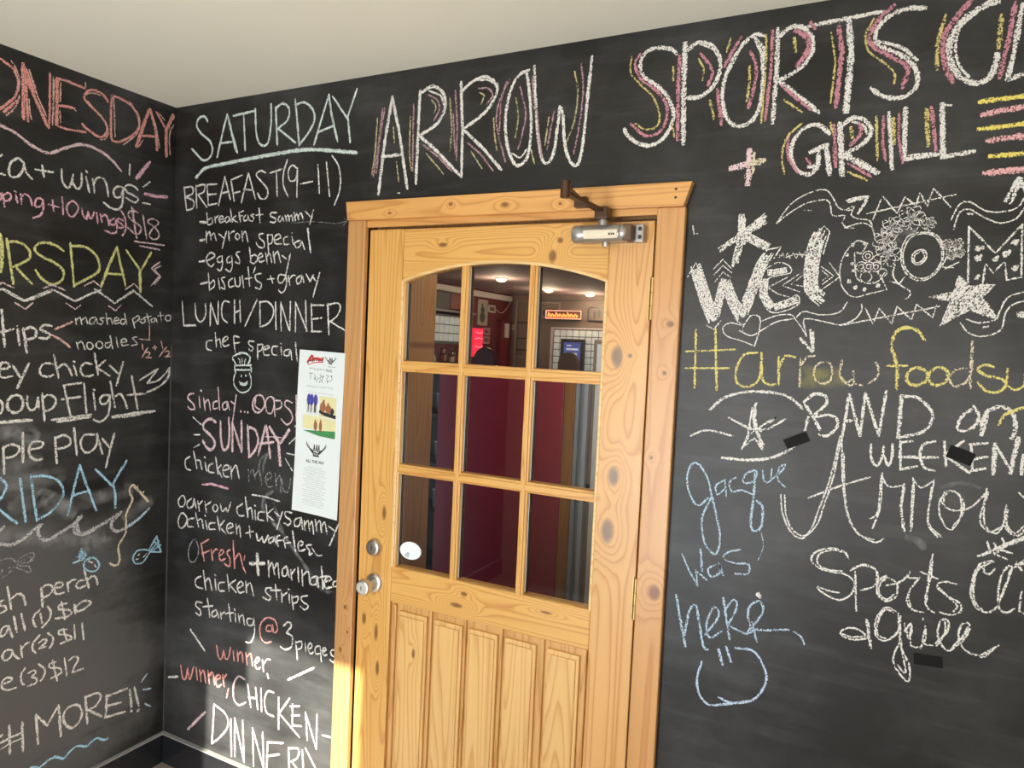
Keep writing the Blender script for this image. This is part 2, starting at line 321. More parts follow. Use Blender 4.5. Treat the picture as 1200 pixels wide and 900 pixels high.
for z0,z1 in ((1.757,1.860),(.968,1.072)):
    m=MB(); m.tube([(1.8525,-.0075,z0),(1.8525,-.0075,z1)],.0068,16)
    m.lathe((1.8525,-.0075,z1),(0,0,1),[(0,.0062),(.003,.0065),(.005,.003)],16); m.lathe((1.8525,-.0075,z0),(0,0,-1),[(0,.0062),(.003,.0065),(.005,.003)],16)
    m.box(1.842,1.8565,-.0012,.0005,z0,z1); h=m.build('hinge',M_BRASS,door,0,True)
    m=MB()
    for q in (.33,.66): m.tube([(1.8525,-.0075,z0+(z1-z0)*q-.0006),(1.8525,-.0075,z0+(z1-z0)*q+.0006)],.0071,16)
    m.build('knuckle_joint',M_SCREW,h)
# oval sticker on the lowest left pane
stk=empty('sticker',(1.108,.0175,1.012),'white oval sticker with a small grey print, stuck on the lowest left pane','sticker')
def disc(name,c,rx,rz,y0,y1,mat,parent,rot=0,n=40):
    m=MB(); pts=[]
    for i in range(n):
        a=2*math.pi*i/n; x,z=rx*math.cos(a),rz*math.sin(a); pts.append((c[0]+x*math.cos(rot)-z*math.sin(rot),c[1]+x*math.sin(rot)+z*math.cos(rot)))
    m.prism(pts,y0,y1); return m.build(name,mat,parent)
disc('backing',(1.114,1.015),.040,.028,.0170,.0178,plain('sticker_white',(.82,.88,.92),.5,var=.03),stk,.05)
m=MB(); 
for (x,z,l) in ((1.094,1.001,.016),(1.091,.997,.02),(1.096,.993,.012)): m.box(x,x+l,.0166,.0170,z-.0008,z+.0012)
m.prism([(1.098,1.003),(1.112,1.003),(1.105,1.010)],.0166,.0170); m.build('print',plain('sticker_grey_print',(.32,.34,.37),.6),stk)

# ------------------------------------------------------------ door closer
clo=empty('door_closer',(1.70,0,1.985),'silver door closer with a dark brown arm at the top of the door','door closer')
M_SIL=plain('silver_paint',(.42,.41,.39),.36,.75,var=.06); M_BRN=plain('dark_brown_metal',(.085,.042,.025),.35,.4)
CX0,CX1,CY,CZ=1.640,1.792,-.040,1.975
m=MB(); m._lathe(Vector((CX0,CY,CZ)),Vector((1,0,0)),[(0,.021),(.004,.0235),(.03,.0235),(.032,.0225),(.036,.0225),(.038,.0235),(.125,.0235),(.128,.022),(.132,.022),(.134,.0235),(CX1-CX0-.012,.0235),(CX1-CX0-.004,.021),(CX1-CX0,.016)],32)
m.box(CX0+.012,CX1+.03,-.028,-.001,CZ-.020,CZ+.020); body=m.build('cylinder_body',M_SIL,clo,.0015,True)
m=MB(); m.box(CX1+.012,CX1+.036,-.030,-.002,CZ-.022,CZ+.024); m.build('mounting_plate',M_SIL,clo,.003)
m=MB()
for z in (CZ-.009,CZ+.012): m.lathe((CX1+.026,-.0302,z),(0,-1,0),[(0,.0055),(.0012,.005)],14)
m.build('screw',M_SCREW,clo)
bx('end_collar',(CX1-.012,CX1+.012,-.058,-.012,CZ-.02,CZ+.021),plain('brown_collar',(.13,.085,.05),.5,.3),clo,.004)
# label wrapped on the cylinder front
m=MB(); R_=.0242; A0,A1=math.radians(-38),math.radians(16)
vs=[[m.bm.verts.new((x,CY-R_*math.cos(A0+(A1-A0)*k/6),CZ+R_*math.sin(A0+(A1-A0)*k/6))) for k in range(7)] for x in (CX0+.035,CX0+.128)]
for k in range(6): m.bm.faces.new((vs[0][k],vs[0][k+1],vs[1][k+1],vs[1][k]))
lb=m.build('paper_label',plain('cream_label',(.80,.72,.55),.6),clo)
m=MB(); 
for k,(dx,wd) in enumerate(((.105,.006),(.112,.004),(.117,.005))): m.box(CX0+dx,CX0+dx+wd*.8,CY-.0252,CY-.0240,CZ-.007,CZ-.002)
m.build('label_print',M_SCREW,lb)
m=MB(); m.lathe((CX0+.092,CY-.004,CZ-.022),(0,0,-1),[(0,.008),(.006,.009),(.012,.0085),(.013,.004)],18); m.build('adjusting_valve',M_CHR,clo,0,True)
SPX=1.722
m=MB(); m.lathe((SPX,-.045,CZ+.02),(0,0,1),[(0,.013),(.016,.013),(.017,.010)],20); m.build('spindle',M_SIL,clo,0,True)
m=MB(); m.box(SPX-.018,SPX+.018,-.066,-.026,CZ+.034,CZ+.067); m.build('arm_hub',M_BRN,clo,.004)
def bar(mb,a,b,wd,ht):
    a,b=Vector(a),Vector(b); d=(b-a).normalized(); s=d.cross(Vector((0,0,1))).normalized()*wd/2; u=Vector((0,0,ht/2))
    A=[mb.bm.verts.new(a+i*s+j*u) for i,j in ((-1,-1),(1,-1),(1,1),(-1,1))]; B=[mb.bm.verts.new(b+i*s+j*u) for i,j in ((-1,-1),(1,-1),(1,1),(-1,1))]
    mb.bm.faces.new(A); mb.bm.faces.new(B[::-1])
    for k in range(4): mb.bm.faces.new((A[k],B[k],B[(k+1)%4],A[(k+1)%4]))
ELB=(1.685,-.215,2.046)
m=MB(); bar(m,(SPX,-.046,CZ+.056),ELB,.022,.009); m.build('main_arm',M_BRN,clo,.002)
m=MB(); bar(m,(1.655,-.036,2.062),(ELB[0],ELB[1],2.060),.020,.008); m.box(1.638,1.672,-.048,-.028,2.046,2.074); m.build('forearm',M_BRN,clo,.002)
m=MB(); m.lathe((ELB[0],ELB[1],2.034),(0,0,1),[(0,.010),(.002,.012),(.04,.012),(.043,.009)],20); m.build('elbow_joint',M_BRN,clo,0,True)

# ------------------------------------------------------------ paper flyer
fly=empty('flyer',(.745,-.002,1.35),'tall white paper flyer with logos and three small photos beside the door frame','flyer')
Q=[(.649,1.628),(.860,1.624),(.848,1.078),(.634,1.080)]
def fp(u,v,y=0):       # u across, v down, both 0..1
    a=Vector(Q[0]).lerp(Vector(Q[1]),u); b=Vector(Q[3]).lerp(Vector(Q[2]),u); p=a.lerp(b,v)
    yy=-.022-.006*math.sin(u*math.pi)*math.sin(v*6)*.3 if u>.94 else -.004-.018*u*u-.0012*math.sin(v*7)
    return Vector((p.x,yy-y,p.y))
def sheet(name,u0,u1,v0,v1,y,mat,parent,nu=8,nv=8,quad=None):
    m=MB(); g=[]
    for j in range(nv+1):
        row=[]
        for i in range(nu+1):
            u,v=u0+(u1-u0)*i/nu,v0+(v1-v0)*j/nv
            if quad:
                s_,t_=i/nu,j/nv; a=Vector(quad[0]).lerp(Vector(quad[1]),s_); b=Vector(quad[3]).lerp(Vector(quad[2]),s_); u,v=a.lerp(b,t_)
            row.append(m.bm.verts.new(fp(u,v,y)))
        g.append(row)
    for j in range(nv):
        for i in range(nu): m.bm.faces.new((g[j][i],g[j][i+1],g[j+1][i+1],g[j+1][i]))
    return m.build(name,mat,parent)
def blob(mb,u,v,ru,rv,y,n=12):
    c=mb.bm.verts.new(fp(u,v,y)); r=[mb.bm.verts.new(fp(u+ru*math.cos(2*math.pi*k/n),v+rv*math.sin(2*math.pi*k/n),y)) for k in range(n)]
    for k in range(n): mb.bm.faces.new((c,r[k],r[(k+1)%n]))
def pline(mb,pts,wd,y):
    for a,b in zip(pts,pts[1:]):
        A,B=fp(*a,y),fp(*b,y); d=(B-A); d.y=0
        if d.length<1e-6: continue
        s=Vector((-d.z,0,d.x)).normalized()*wd/2
        mb.bm.faces.new([mb.bm.verts.new(q) for q in (A-s,B-s,B+s,A+s)])
M_PAPER=plain('white_paper',(.80,.86,.87),.75,var=.02)
pap=sheet('paper',0,1,0,1,0,M_PAPER,fly,14,14); md=pap.modifiers.new('thick','SOLIDIFY'); md.thickness=.0004
P_BLK=plain('black_ink',(.03,.03,.03),.7); P_GRY=plain('grey_ink',(.36,.38,.40),.7,var=.3); P_RED=plain('red_ink',(.62,.045,.03),.7); P_BLU=plain('blue_print',(.07,.07,.36),.7); P_YEL=plain('pale_yellow_print',(.80,.76,.42),.7); P_GRN=plain('green_print',(.06,.28,.09),.7); P_SKN=plain('brown_print',(.36,.14,.07),.7)
# red script logo with a dark shadow
scr_=[[(.17,.075),(.22,.045),(.27,.025),(.28,.05),(.27,.065)],[(.19,.06),(.29,.052)],[(.31,.06),(.315,.042),(.34,.045)],[(.36,.058),(.365,.04),(.385,.043)],[(.42,.040),(.395,.047),(.41,.057),(.435,.05),(.42,.04)],[(.455,.04),(.46,.056),(.48,.046),(.49,.056),(.51,.034)]]
for nm,mt,dx,wd,y in (('logo_shadow',P_BLK,.010,.0062,.0006),('script_logo',P_RED,0,.0046,.0010)):
    m=MB()
    for s_ in scr_: pline(m,[(u+dx,v+dx*.35) for u,v in s_],wd,y)
    m.build(nm,mt,fly)
m=MB(); pline(m,[(.30,.074),(.40,.069),(.53,.064)],.0035,.0008); pline(m,[(.17,.072),(.2,.088),(.3,.074)],.003,.0008); m.build('logo_swash',P_RED,fly)
def wings(mb,cu,cv,s,y):
    h=s*.19; w_=.0022*s/.15
    for sg in (-1,1):
        for k in range(5):
            o=(cu+sg*s*(1-.13*k),cv+h*(-1+.30*k)); q=(cu+sg*s*(.80-.12*k),cv+h*(-.15+.20*k)); e=(cu+sg*s*(.30-.02*k),cv+h*(.25+.12*k)); pline(mb,[o,o[:1]+((o[1]+q[1])/2,),q,e],w_,y)
    for k in (-.2,.05,.28): pline(mb,[(cu+s*(k-.09),cv+h*.35),(cu+s*k,cv-h*.75),(cu+s*(k+.06),cv+h*.3)],w_*1.2,y)
    for k in range(4): pline(mb,[(cu+s*(-.27+.16*k),cv+h*.55),(cu+s*(-.25+.16*k),cv+h*1.1),(cu+s*(-.16+.16*k),cv+h*.95)],w_*1.5,y)
    pline(mb,[(cu-s*.3,cv+h*.5),(cu+s*.34,cv+h*.55)],w_,y)
m=MB(); wings(m,.68,.050,.115,.0006); wings(m,.455,.60,.21,.0006); m.build('wings_logo',P_BLK,fly)
def scrawl(mb,u0,u1,v,h,wd,y,n):
    for k in range(n):
        a=u0+(u1-u0)*k/n; b=a+(u1-u0)/n*.72; pts=[(a+(b-a)*j/4,v+random.uniform(-h,h)) for j in range(5)]; pline(mb,pts,wd,y)
m=MB(); scrawl(m,.22,.72,.112,.010,.0013,.0006,11); scrawl(m,.60,.74,.112,.012,.0022,.0006,4); m.build('headline',P_GRY,fly)
m=MB()
for s_ in ([(.22,.138),(.31,.138)],[(.265,.138),(.262,.175)],[(.36,.15),(.35,.175),(.38,.168)],[(.345,.14),(.40,.19)],[(.43,.158),(.42,.178)],[(.46,.14),(.50,.15),(.46,.165),(.51,.178)],[(.53,.14),(.52,.19)],[(.50,.158),(.56,.15)],[(.60,.14),(.66,.145),(.61,.165),(.64,.18),(.68,.17)],[(.70,.14),(.74,.16),(.70,.18)]): pline(m,s_,.0016,.0006)
for u,v in ((.47,.185),(.64,.18),(.72,.145)): blob(m,u,v,.012,.005,.0007)
m.build('headline_lettering',P_BLK,fly)
m=MB(); scrawl(m,.18,.78,.218,.007,.0013,.0006,14); scrawl(m,.2,.45,.252,.003,.001,.0006,7); pline(m,[(.46,.254),(.80,.256)],.0008,.0006); m.build('tagline',P_GRY,fly)
# three small photos
sheet('photo_print',.2,.45,.265,.385,.0006,plain('pale_photo',(.74,.76,.74),.6),fly,4,4)
m=MB()
for u in (.255,.315,.40): blob(m,u,.30,.045,.035,.0010); blob(m,u,.272,.018,.009,.0011)
m.build('photo_figures',P_BLU,fly)
m=MB()
for u in (.25,.31,.385,.41): pline(m,[(u,.32),(u-.005,.375)],.004,.0011)
m.build('photo_legs',P_BLK,fly)
ph=sheet('photo_print',.48,.86,.27,.395,.0006,P_YEL,fly,4,4)
m=MB(); blob(m,.565,.335,.065,.03,.001); blob(m,.58,.302,.026,.012,.0012); blob(m,.69,.345,.07,.026,.001); blob(m,.68,.315,.022,.011,.0012); m.build('photo_figures',P_SKN,fly)
m=MB(); pline(m,[(.49,.36),(.58,.375),(.86,.387)],.012,.0011); blob(m,.77,.355,.05,.02,.001); m.build('photo_table',P_BLK,fly)
sheet('photo_print',0,1,0,1,.0006,P_YEL,fly,4,4,quad=[(.14,.393),(.86,.405),(.86,.485),(.14,.478)])
sheet('photo_grass',0,1,0,1,.0009,P_GRN,fly,4,4,quad=[(.15,.492),(.86,.472),(.86,.518),(.5,.515)])
m=MB(); blob(m,.42,.455,.04,.03,.0012); blob(m,.53,.455,.035,.032,.0012); blob(m,.41,.425,.016,.008,.0013); blob(m,.535,.42,.016,.008,.0013); m.build('photo_figures',P_SKN,fly)
# motto and small print
fc=bpy.data.curves.new('motto','FONT'); fc.body='ALL THE WAY'; fc.size=.0145; fc.offset=.0002; fc.align_x='CENTER'; fc.extrude=.0001; fo=bpy.data.objects.new('motto',fc); COL.objects.link(fo); fc.materials.append(P_BLK)
dg=bpy.context.evaluated_depsgraph_get(); me=bpy.data.meshes.new_from_object(fo.evaluated_get(dg)); bpy.data.objects.remove(fo)
mo=bpy.data.objects.new('motto',me); COL.objects.link(mo); mo.parent=fly
pm=fp(.46,.685,.0012); mo.matrix_local=Matrix.Translation(pm-Vector(fly.location))@Matrix.Rotation(math.radians(90),4,'X')@Matrix.Rotation(math.radians(7.5),4,'Y') if False else Matrix.Translation(pm-Vector(fly.location))@Matrix.Rotation(math.radians(-4),4,'Z')@Matrix.Rotation(math.radians(90),4,'X')
m=MB()
for k in range(19):
    v=.712+k*.0131; hw=.17+.09*abs(math.sin(k*1.9)); scrawl(m,.46-hw,.46+hw,v,.0028,.0011,.0006,int(hw*48))
m.build('small_print',P_GRY,fly)
m=MB(); pline(m,[(.62,.055),(.74,.052)],.0004,.0006); pline(m,[(.62,.088),(.8,.09)],.0018,.0006); m.build('logo_caption',P_GRY,fly)

# ------------------------------------------------------------ barroom behind the glass
M_MAR=plain('maroon_wall_paint',(.12,.016,.024),.6); M_MARP=plain('maroon_panel_laminate',(.32,.022,.05),.32,var=.15,vscale=12); M_DKC=plain('mauve_ceiling_paint',(.30,.215,.21),.8)
M_TAU=plain('taupe_wall_paint',(.165,.12,.10),.7); M_DRK=plain('dark_stained_wood',(.018,.012,.011),.4,var=.4); M_WHT=plain('white_gloss_trim',(.62,.58,.56),.5)
BX0,BX1,BY=-2.95,3.3,8.4
tag(bx('wall_barroom_left',(BX0-.1,BX0,TH,BY+.1,0,H),M_MAR),'maroon barroom wall with posters seen through the top panes','wall','structure')
w=MB(); w.box(BX0,-2.43,BY,BY+.1,0,H); tag(w.build('wall_barroom_corner',plain('dusty_pink_wall_paint',(.24,.12,.115),.7)),'dusty pink piece of the far barroom wall','wall','structure')
tag(bx('wall_barroom_far',(-2.43,BX1,BY,BY+.1,0,H),M_TAU),'taupe far wall of the barroom','wall','structure')
tag(bx('wall_barroom_right',(BX1,BX1+.1,TH,BY+.1,0,H),M_TAU),'taupe right wall of the barroom','wall','structure')
tag(bx('ceiling_barroom',(BX0-.1,BX1+.1,TH,BY+.1,H,H+.1),M_DKC),'dim mauve barroom ceiling with round lamps','ceiling','structure')
tag(bx('floor_barroom',(BX0-.1,BX1+.1,TH,BY+.1,-.1,0),plain('dark_red_carpet',(.07,.018,.02),.9)),'dark red barroom floor','floor','structure')
tag(bx('trim_7',(BX0,BX0+.05,TH,BY,2.385,2.47),M_WHT,None,.01),'white crown moulding along the maroon barroom wall','trim','structure')
tag(bx('trim_8',(-2.43,BX1,BY-.03,BY,2.405,2.43),plain('dark_trim',(.10,.07,.06),.5)),'dark moulding line on the far barroom wall','trim','structure')
def ceil_lamp(x,y,lab):
    r=empty('ceiling_lamp',(x,y,H),lab,'ceiling lamp',group='round lamps on the barroom ceiling')
    m=MB(); m.lathe((x,y,H),(0,0,-1),[(0,.075),(.010,.078),(.016,.07)],28); m.build('lamp_rim',M_WHT,r,0,True)
    m=MB(); m.lathe((x,y,H-.016),(0,0,-1),[(0,.062),(.015,.055),(.026,.03),(.03,.005)],28); m.build('lamp_shade',plain('lit_lamp_glass',(1,.78,.48),.4,emit=9),r,0,True)
    lamp('barroom_lamp','POINT',(x,y,H-.16),(0,0,-1),14,(1,.74,.52),.06)
ceil_lamp(-1.78,5.91,'round lit ceiling lamp seen through the top middle pane'); ceil_lamp(-1.81,7.38,'lit ceiling lamp on the left in the top right pane'); ceil_lamp(-1.45,8.05,'lit ceiling lamp on the right in the top right pane')
lamp('barroom_fill_lamp','POINT',(1.0,4.2,2.3),(0,0,-1),18,(1,.80,.66),.15)
lamp('reveal_fill_light','POINT',(1.62,.82,2.3),(0,0,-1),26,(1,.85,.75),.12)  # unseen light added to brighten the reveal and the divider
# half-height divider just inside the door, posts and metal frame beside it
dv=empty('divider',(.72,1.33,0),'maroon half-height divider behind the lower panes','divider')
m=MB(); m.box(.365,1.068,1.30,1.35,.08,1.53); m.build('panel',M_MARP,dv,.004); bx('base',(.355,1.068,1.29,1.36,0,.08),M_DRK,dv,.004); bx('top_cap',(.36,1.068,1.29,1.36,1.53,1.555),M_MARP,dv,.006)
pw=empty('post',(1.105,1.33,0),'amber wooden post between the maroon divider and the grey frame','post')
bx('shaft',(1.071,1.125,1.30,1.37,.03,1.545),pine('amber_post_wood','z',(.36,.15,.035),(.22,.08,.02),seed=31),pw,.004); bx('foot',(1.0705,1.126,1.296,1.374,0,.03),M_DRK,pw,.003)
fr=empty('metal_frame',(1.19,1.33,0),'pale grey metal door frame behind the lower right pane','frame')
M_GREYM=plain('grey_painted_metal',(.30,.33,.36),.4,.2)
m=MB(); m.prism([(1.128,0),(1.146,0),(1.146,1.56),(1.128,1.56)],1.30,1.38); m.prism([(1.146,0),(1.166,0),(1.166,1.56),(1.146,1.56)],1.325,1.38); m.build('jamb',M_GREYM,fr,.003)
bx('door_stop',(1.166,1.188,1.305,1.38,0,1.56),plain('grey_metal_pale',(.42,.45,.48),.4,.2),fr,.003)
lf=empty('inner_door',(1.40,1.36,0),'taupe inner door with a white edge behind the right panes','door')
bx('leaf',(1.190,1.60,1.34,1.38,0,1.72),plain('taupe_door',(.24,.19,.165),.5),lf,.003); bx('edge_strip',(1.210,1.246,1.330,1.3399,.02,1.70),plain('white_edge',(.75,.77,.76),.5),lf,.002); bx('latch',(1.194,1.210,1.322,1.34,1.02,1.04),M_DRK,lf)
# bar along the left wall
bar_=empty('bar_cabinet',(-2.6,5.6,0),'dark back bar cabinet behind the upper left panes','cabinet')
bx('carcass',(-2.92,-2.45,4.7,6.6,.06,1.36),M_DRK,bar_,.006); bx('worktop',(-2.92,-2.40,4.66,6.64,1.36,1.40),M_DRK,bar_,.006); bx('plinth',(-2.90,-2.5,4.72,6.58,0,.06),M_DRK,bar_)
for k in range(3):
    d=bx('cabinet_door',(-2.45,-2.435,4.74+k*.62,5.30+k*.62,.12,1.30),plain('dark_door_wood',(.03,.016,.014),.35),bar_,.004); m=MB(); m.tube([(-2.42,5.26+k*.62,.72),(-2.42,5.26+k*.62,.84)],.006,8); m.build('handle',M_CHR,d)
BC=[(.10,.03,.03),(.16,.10,.05),(.05,.07,.04),(.18,.16,.15),(.12,.03,.02)]
def bottle(k,x,y,h,c,lab):
    r=empty('bottle',(x,y,1.40),lab,'bottle',group='bottles on the back bar cabinet')
    m=MB(); m.lathe((x,y,1.401),(0,0,1),[(0,.034),(.005,.037),(h*.6,.037),(h*.72,.02),(h*.78,.014),(h*.96,.014)],16); m.build('glass_body',plain('bottle_glass_%d'%(k%5),c,.12,var=.05),r,0,True)
    m=MB(); m.lathe((x,y,1.401+h*.96),(0,0,1),[(0,.015),(h*.05,.015)],14); m.build('cap',plain('bottle_cap_%d'%(k%2),((.5,.45,.4),(.35,.05,.05))[k%2],.4),r,0,True)
    m=MB(); m._lathe(Vector((x,y,1.401)),Vector((0,0,1)),[(h*.2,.0375),(h*.5,.0375)],16); m.build('paper_label',plain('bottle_label_%d'%(k%3),((.55,.5,.45),(.4,.08,.06),(.5,.45,.3))[k%3],.6),r,0,True)
ords=['first','second','third','fourth','fifth','sixth','seventh','eighth','ninth']
for k in range(9):
    bottle(k,-2.53-.05*(k%2),5.35+.115*k,.21+.025*((k*7)%3),BC[k%5],'small %s bottle on the back bar, %s in its row from the left'%(['dark red','amber','dark green','grey','reddish'][k%5],ords[k]))
su=empty('shelf_unit',(-.6,2.6,0),'dark shelf unit with glasses, glimpsed between the reveal board and the maroon divider','shelf')
m=MB()
for d in ((-1.0,-.97,2.4,2.8,.08,1.52),(-.23,-.20,2.4,2.8,.08,1.52),(-.97,-.23,2.77,2.8,.08,1.52),(-1.0,-.20,2.4,2.8,1.50,1.53)): m.box(*d)
m.build('carcass',M_DRK,su,.004); bx('plinth',(-.98,-.22,2.42,2.78,0,.08),M_DRK,su)
SHZ=(.45,.80,1.15)
for z in SHZ: bx('shelf',(-.97,-.23,2.41,2.77,z,z+.025),M_DRK,su,.002)
for r_,(z,row) in enumerate(zip(SHZ,('lowest','middle','highest'))):
    for k in range(4):
        x,y=-.50+.07*k,2.50+.05*(k%2); g_=empty('drinking_glass',(x,y,z+.025),'small clear drinking glass on the %s shelf of the dark unit, %s from the left'%(row,('first','second','third','fourth')[k]),'glass',group='glasses on the dark shelf unit')
        m=MB(); m._lathe(Vector((x,y,z+.0255)),Vector((0,0,1)),[(0,.022),(.004,.025),(.13,.031),(.13,.029),(.01,.022)],16); m.build('glass_wall',plain('smoky_glassware',(.20,.21,.22),.08,var=.05),g_,0,True)
        m=MB(); m._lathe(Vector((x,y,z+.0255)),Vector((0,0,1)),[(.129,.0295),(.133,.031),(.136,.0305)],16); m.build('rim',plain('pale_glass_rim',(.6,.62,.64),.15),g_,0,True)
# glass block window and dark valance on the left wall
def glass_block(nm,lab,axis,a0,a1,z0,z1,na,nz,at):
    r=empty(nm,(at if axis=='y' else (a0+a1)/2,(a0+a1)/2 if axis=='y' else at,z0),lab,'window',kind='structure')
    m=MB(); g=.012; da=(a1-a0)/na; dz=(z1-z0)/nz
    for i in range(na):
        for j in range(nz):
            A,B,Cc,D=a0+i*da+g/2,a0+(i+1)*da-g/2,z0+j*dz+g/2,z0+(j+1)*dz-g/2
            if axis=='y': m.box(at+.004,at+.03,A,B,Cc,D)
            else: m.box(A,B,at-.03,at-.004,Cc,D)
    m.build('glass_blocks',plain('daylit_glass_block',(.60,.65,.63),.25,emit=.22,var=.25,vscale=14),r,.008)
    if axis=='y': bx('mortar_backing',(at+.0005,at+.012,a0-.03,a1+.03,z0-.03,z1+.03),plain('grey_mortar',(.16,.16,.15),.8),r)
    else:
        m=MB(); m.box(a0-.03,a1+.03,at-.012,at-.0005,z0-.03,z1+.03); m.build('mortar_backing',plain('grey_mortar',(.16,.16,.15),.8),r)
        bx('white_edge',(a0-.045,a0-.012,at-.04,at-.0005,z0-.03,z1+.03),M_WHT,r); bx('white_edge',(a0-.045,a1+.03,at-.04,at-.0005,z1+.012,z1+.035),M_WHT,r)
glass_block('window_1','small daylit glass block window in the upper left pane','y',6.2,6.95,1.70,2.05,6,3,BX0)
glass_block('window_2','daylit glass block window around the blue poster in the top right pane','x',-2.14,-1.30,1.25,1.97,8,7,BY)
va=empty('valance',(-2.9,6.5,2.2),'dark valance with a red panel under the crown moulding','valance')
bx('board',(-2.945,-2.90,5.9,6.55,2.14,2.37),plain('charcoal_valance',(.02,.02,.022),.5),va,.004); bx('red_panel',(-2.945,-2.895,6.55,7.1,2.15,2.37),plain('red_valance_panel',(.17,.02,.014),.5),va,.004); bx('lower_shelf',(-2.945,-2.80,5.9,7.1,2.10,2.13),plain('grey_shelf',(.20,.20,.20),.5),va,.003)
def frame_y(nm,lab,cat,y0,y1,z0,z1,cf,cp,x=BX0+.002,parts=()):
    r=empty(nm,(x,(y0+y1)/2,z0),lab,cat); b=.018
    m=MB()
    for d in ((y0,y0+b,z0,z1),(y1-b,y1,z0,z1),(y0+b,y1-b,z0,z0+b),(y0+b,y1-b,z1-b,z1)): m.box(x,x+.02,*d)
    m.build('frame',cf,r,.002); bx('print_sheet',(x,x+.010,y0+b,y1-b,z0+b,z1-b),cp,r)
    if parts:
        m=MB(); cy,cz=(y0+y1)/2,(z0+z1)/2; hy,hz=(y1-y0)/2-b,(z1-z0)/2-b
        for (a,b2,ry,rz) in parts:
            pts=[(x+.0125,cy+(a+ry*math.cos(t*.3927))*hy,cz+(b2+rz*math.sin(t*.3927))*hz) for t in range(16)]
            m.bm.faces.new([m.bm.verts.new(p) for p in pts])
        m.build('portrait',plain('print_dark',(.06,.055,.05),.6),r)
    return r
frame_y('poster','tall pale framed poster with a dark figure in the top middle pane','poster',7.36,7.66,1.97,2.35,plain('cream_frame',(.42,.38,.30),.5),plain('poster_paper',(.36,.33,.26),.6,var=.3,vscale=8),parts=((0,.25,.45,.28),(0,-.4,.6,.45),(-.1,.65,.2,.15)))
frame_y('picture_frame','small white framed picture right of the tall poster','picture',7.69,7.90,2.18,2.29,plain('white_frame',(.6,.58,.55),.5),plain('sepia_print',(.25,.16,.13),.6),parts=((-.3,0,.3,.5),(.4,-.1,.25,.6)))
def neon(nm,lab,y0,y1,z0,z1,n):
    r=empty(nm,(BX0,(y0+y1)/2,z0),lab,'neon sign'); bx('back_panel',(BX0+.001,BX0+.03,y0,y1,z0,z1),plain('red_backlit_panel',(.9,.03,.07),.4,emit=.9,var=.35,vscale=7),r,.003)
    m=MB()
    for k in range(n):
        z=z0+(k+.5)*(z1-z0)/n; m.tube([(BX0+.045,y0+.03,z),(BX0+.045,(y0+y1)/2,z+.02*(-1)**k),(BX0+.045,y1-.03,z)],.006,8)
    m.build('neon_tube',plain('red_neon_tube',(1,.12,.18),.3,emit=2.6),r,0,True)
neon('neon_sign','glowing red sign low in the top middle pane',7.25,7.52,1.50,1.92,4)
frame_y('picture_frame','small pale pink framed picture beside the glowing red sign, upper of two','picture',7.55,7.76,1.83,1.94,plain('pinkish_frame',(.45,.28,.28),.5),plain('pink_print',(.32,.14,.15),.6),parts=((0,0,.5,.5),))
frame_y('picture_frame','small pale pink framed picture beside the glowing red sign, lower of two','picture',7.55,7.76,1.70,1.81,MATS['pinkish_frame'],MATS['pink_print'],parts=((.1,0,.4,.6),))
frame_y('notice','narrow white paper notice on a maroon column','notice',8.11,8.25,1.81,2.03,plain('notice_edge',(.60,.55,.52),.6),plain('notice_paper',(.66,.62,.58),.7),x=BX0+.075,parts=((0,.75,.12,.06),))
pl=empty('column',(-2.92,8.2,0),'maroon column carrying the white paper notice','column'); bx('shaft',(-2.95,-2.876,8.02,8.30,0,2.05),plain('bright_maroon',(.17,.022,.034),.5),pl,.004); bx('capital',(-2.95,-2.860,8.0,8.32,2.05,2.09),M_MAR,pl,.004)
cb=MB(); cb.tube([(BX0+.02,7.9+.04*k,2.24-.11*math.sin(math.pi*min(1,k/12))+.012*k) for k in range(13)],.005,8)
tag(cb.build('cable',M_WHT),'pale cable drooping on the maroon barroom wall','cable')
c2=empty('pilaster',(-2.85,8.38,0),'dusty pink pilaster with a switch on the far barroom wall','pilaster'); bx('shaft',(-2.93,-2.79,8.34,8.399,0,1.86),plain('pink_pilaster',(.22,.06,.07),.5),c2,.004); sw=bx('switch_plate',(-2.89,-2.83,8.385,8.399,1.94,2.02),plain('ivory_plate',(.7,.6,.52),.5),c2,.003); bx('switch_toggle',(-2.866,-2.854,8.378,8.386,1.97,1.99),M_DRK,sw)
# glazed cabinet, framed picture, neon bar sign, poster screen
gc=empty('display_cabinet',(-2.6,8.3,0),'tall narrow glazed display cabinet beside the pink pilaster','cabinet')
m=MB()
for d in ((-2.77,-2.74,8.25,8.28,.05,2.42),(-2.49,-2.46,8.25,8.28,.05,2.42),(-2.74,-2.49,8.25,8.28,2.38,2.42),(-2.74,-2.49,8.25,8.28,1.50,1.54),(-2.74,-2.49,8.25,8.28,.05,.1)): m.box(*d)
m.build('frame',plain('olive_frame',(.22,.18,.13),.5),gc,.003); bx('back',(-2.77,-2.46,8.37,8.398,.05,2.42),plain('cabinet_back',(.20,.14,.11),.6),gc)
for k,z in enumerate((1.62,1.80,2.05)): bx('shelf',(-2.75,-2.48,8.285,8.37,z,z+.02),M_DRK,gc)
bx('plinth',(-2.77,-2.46,8.25,8.39,0,.05),M_DRK,gc)
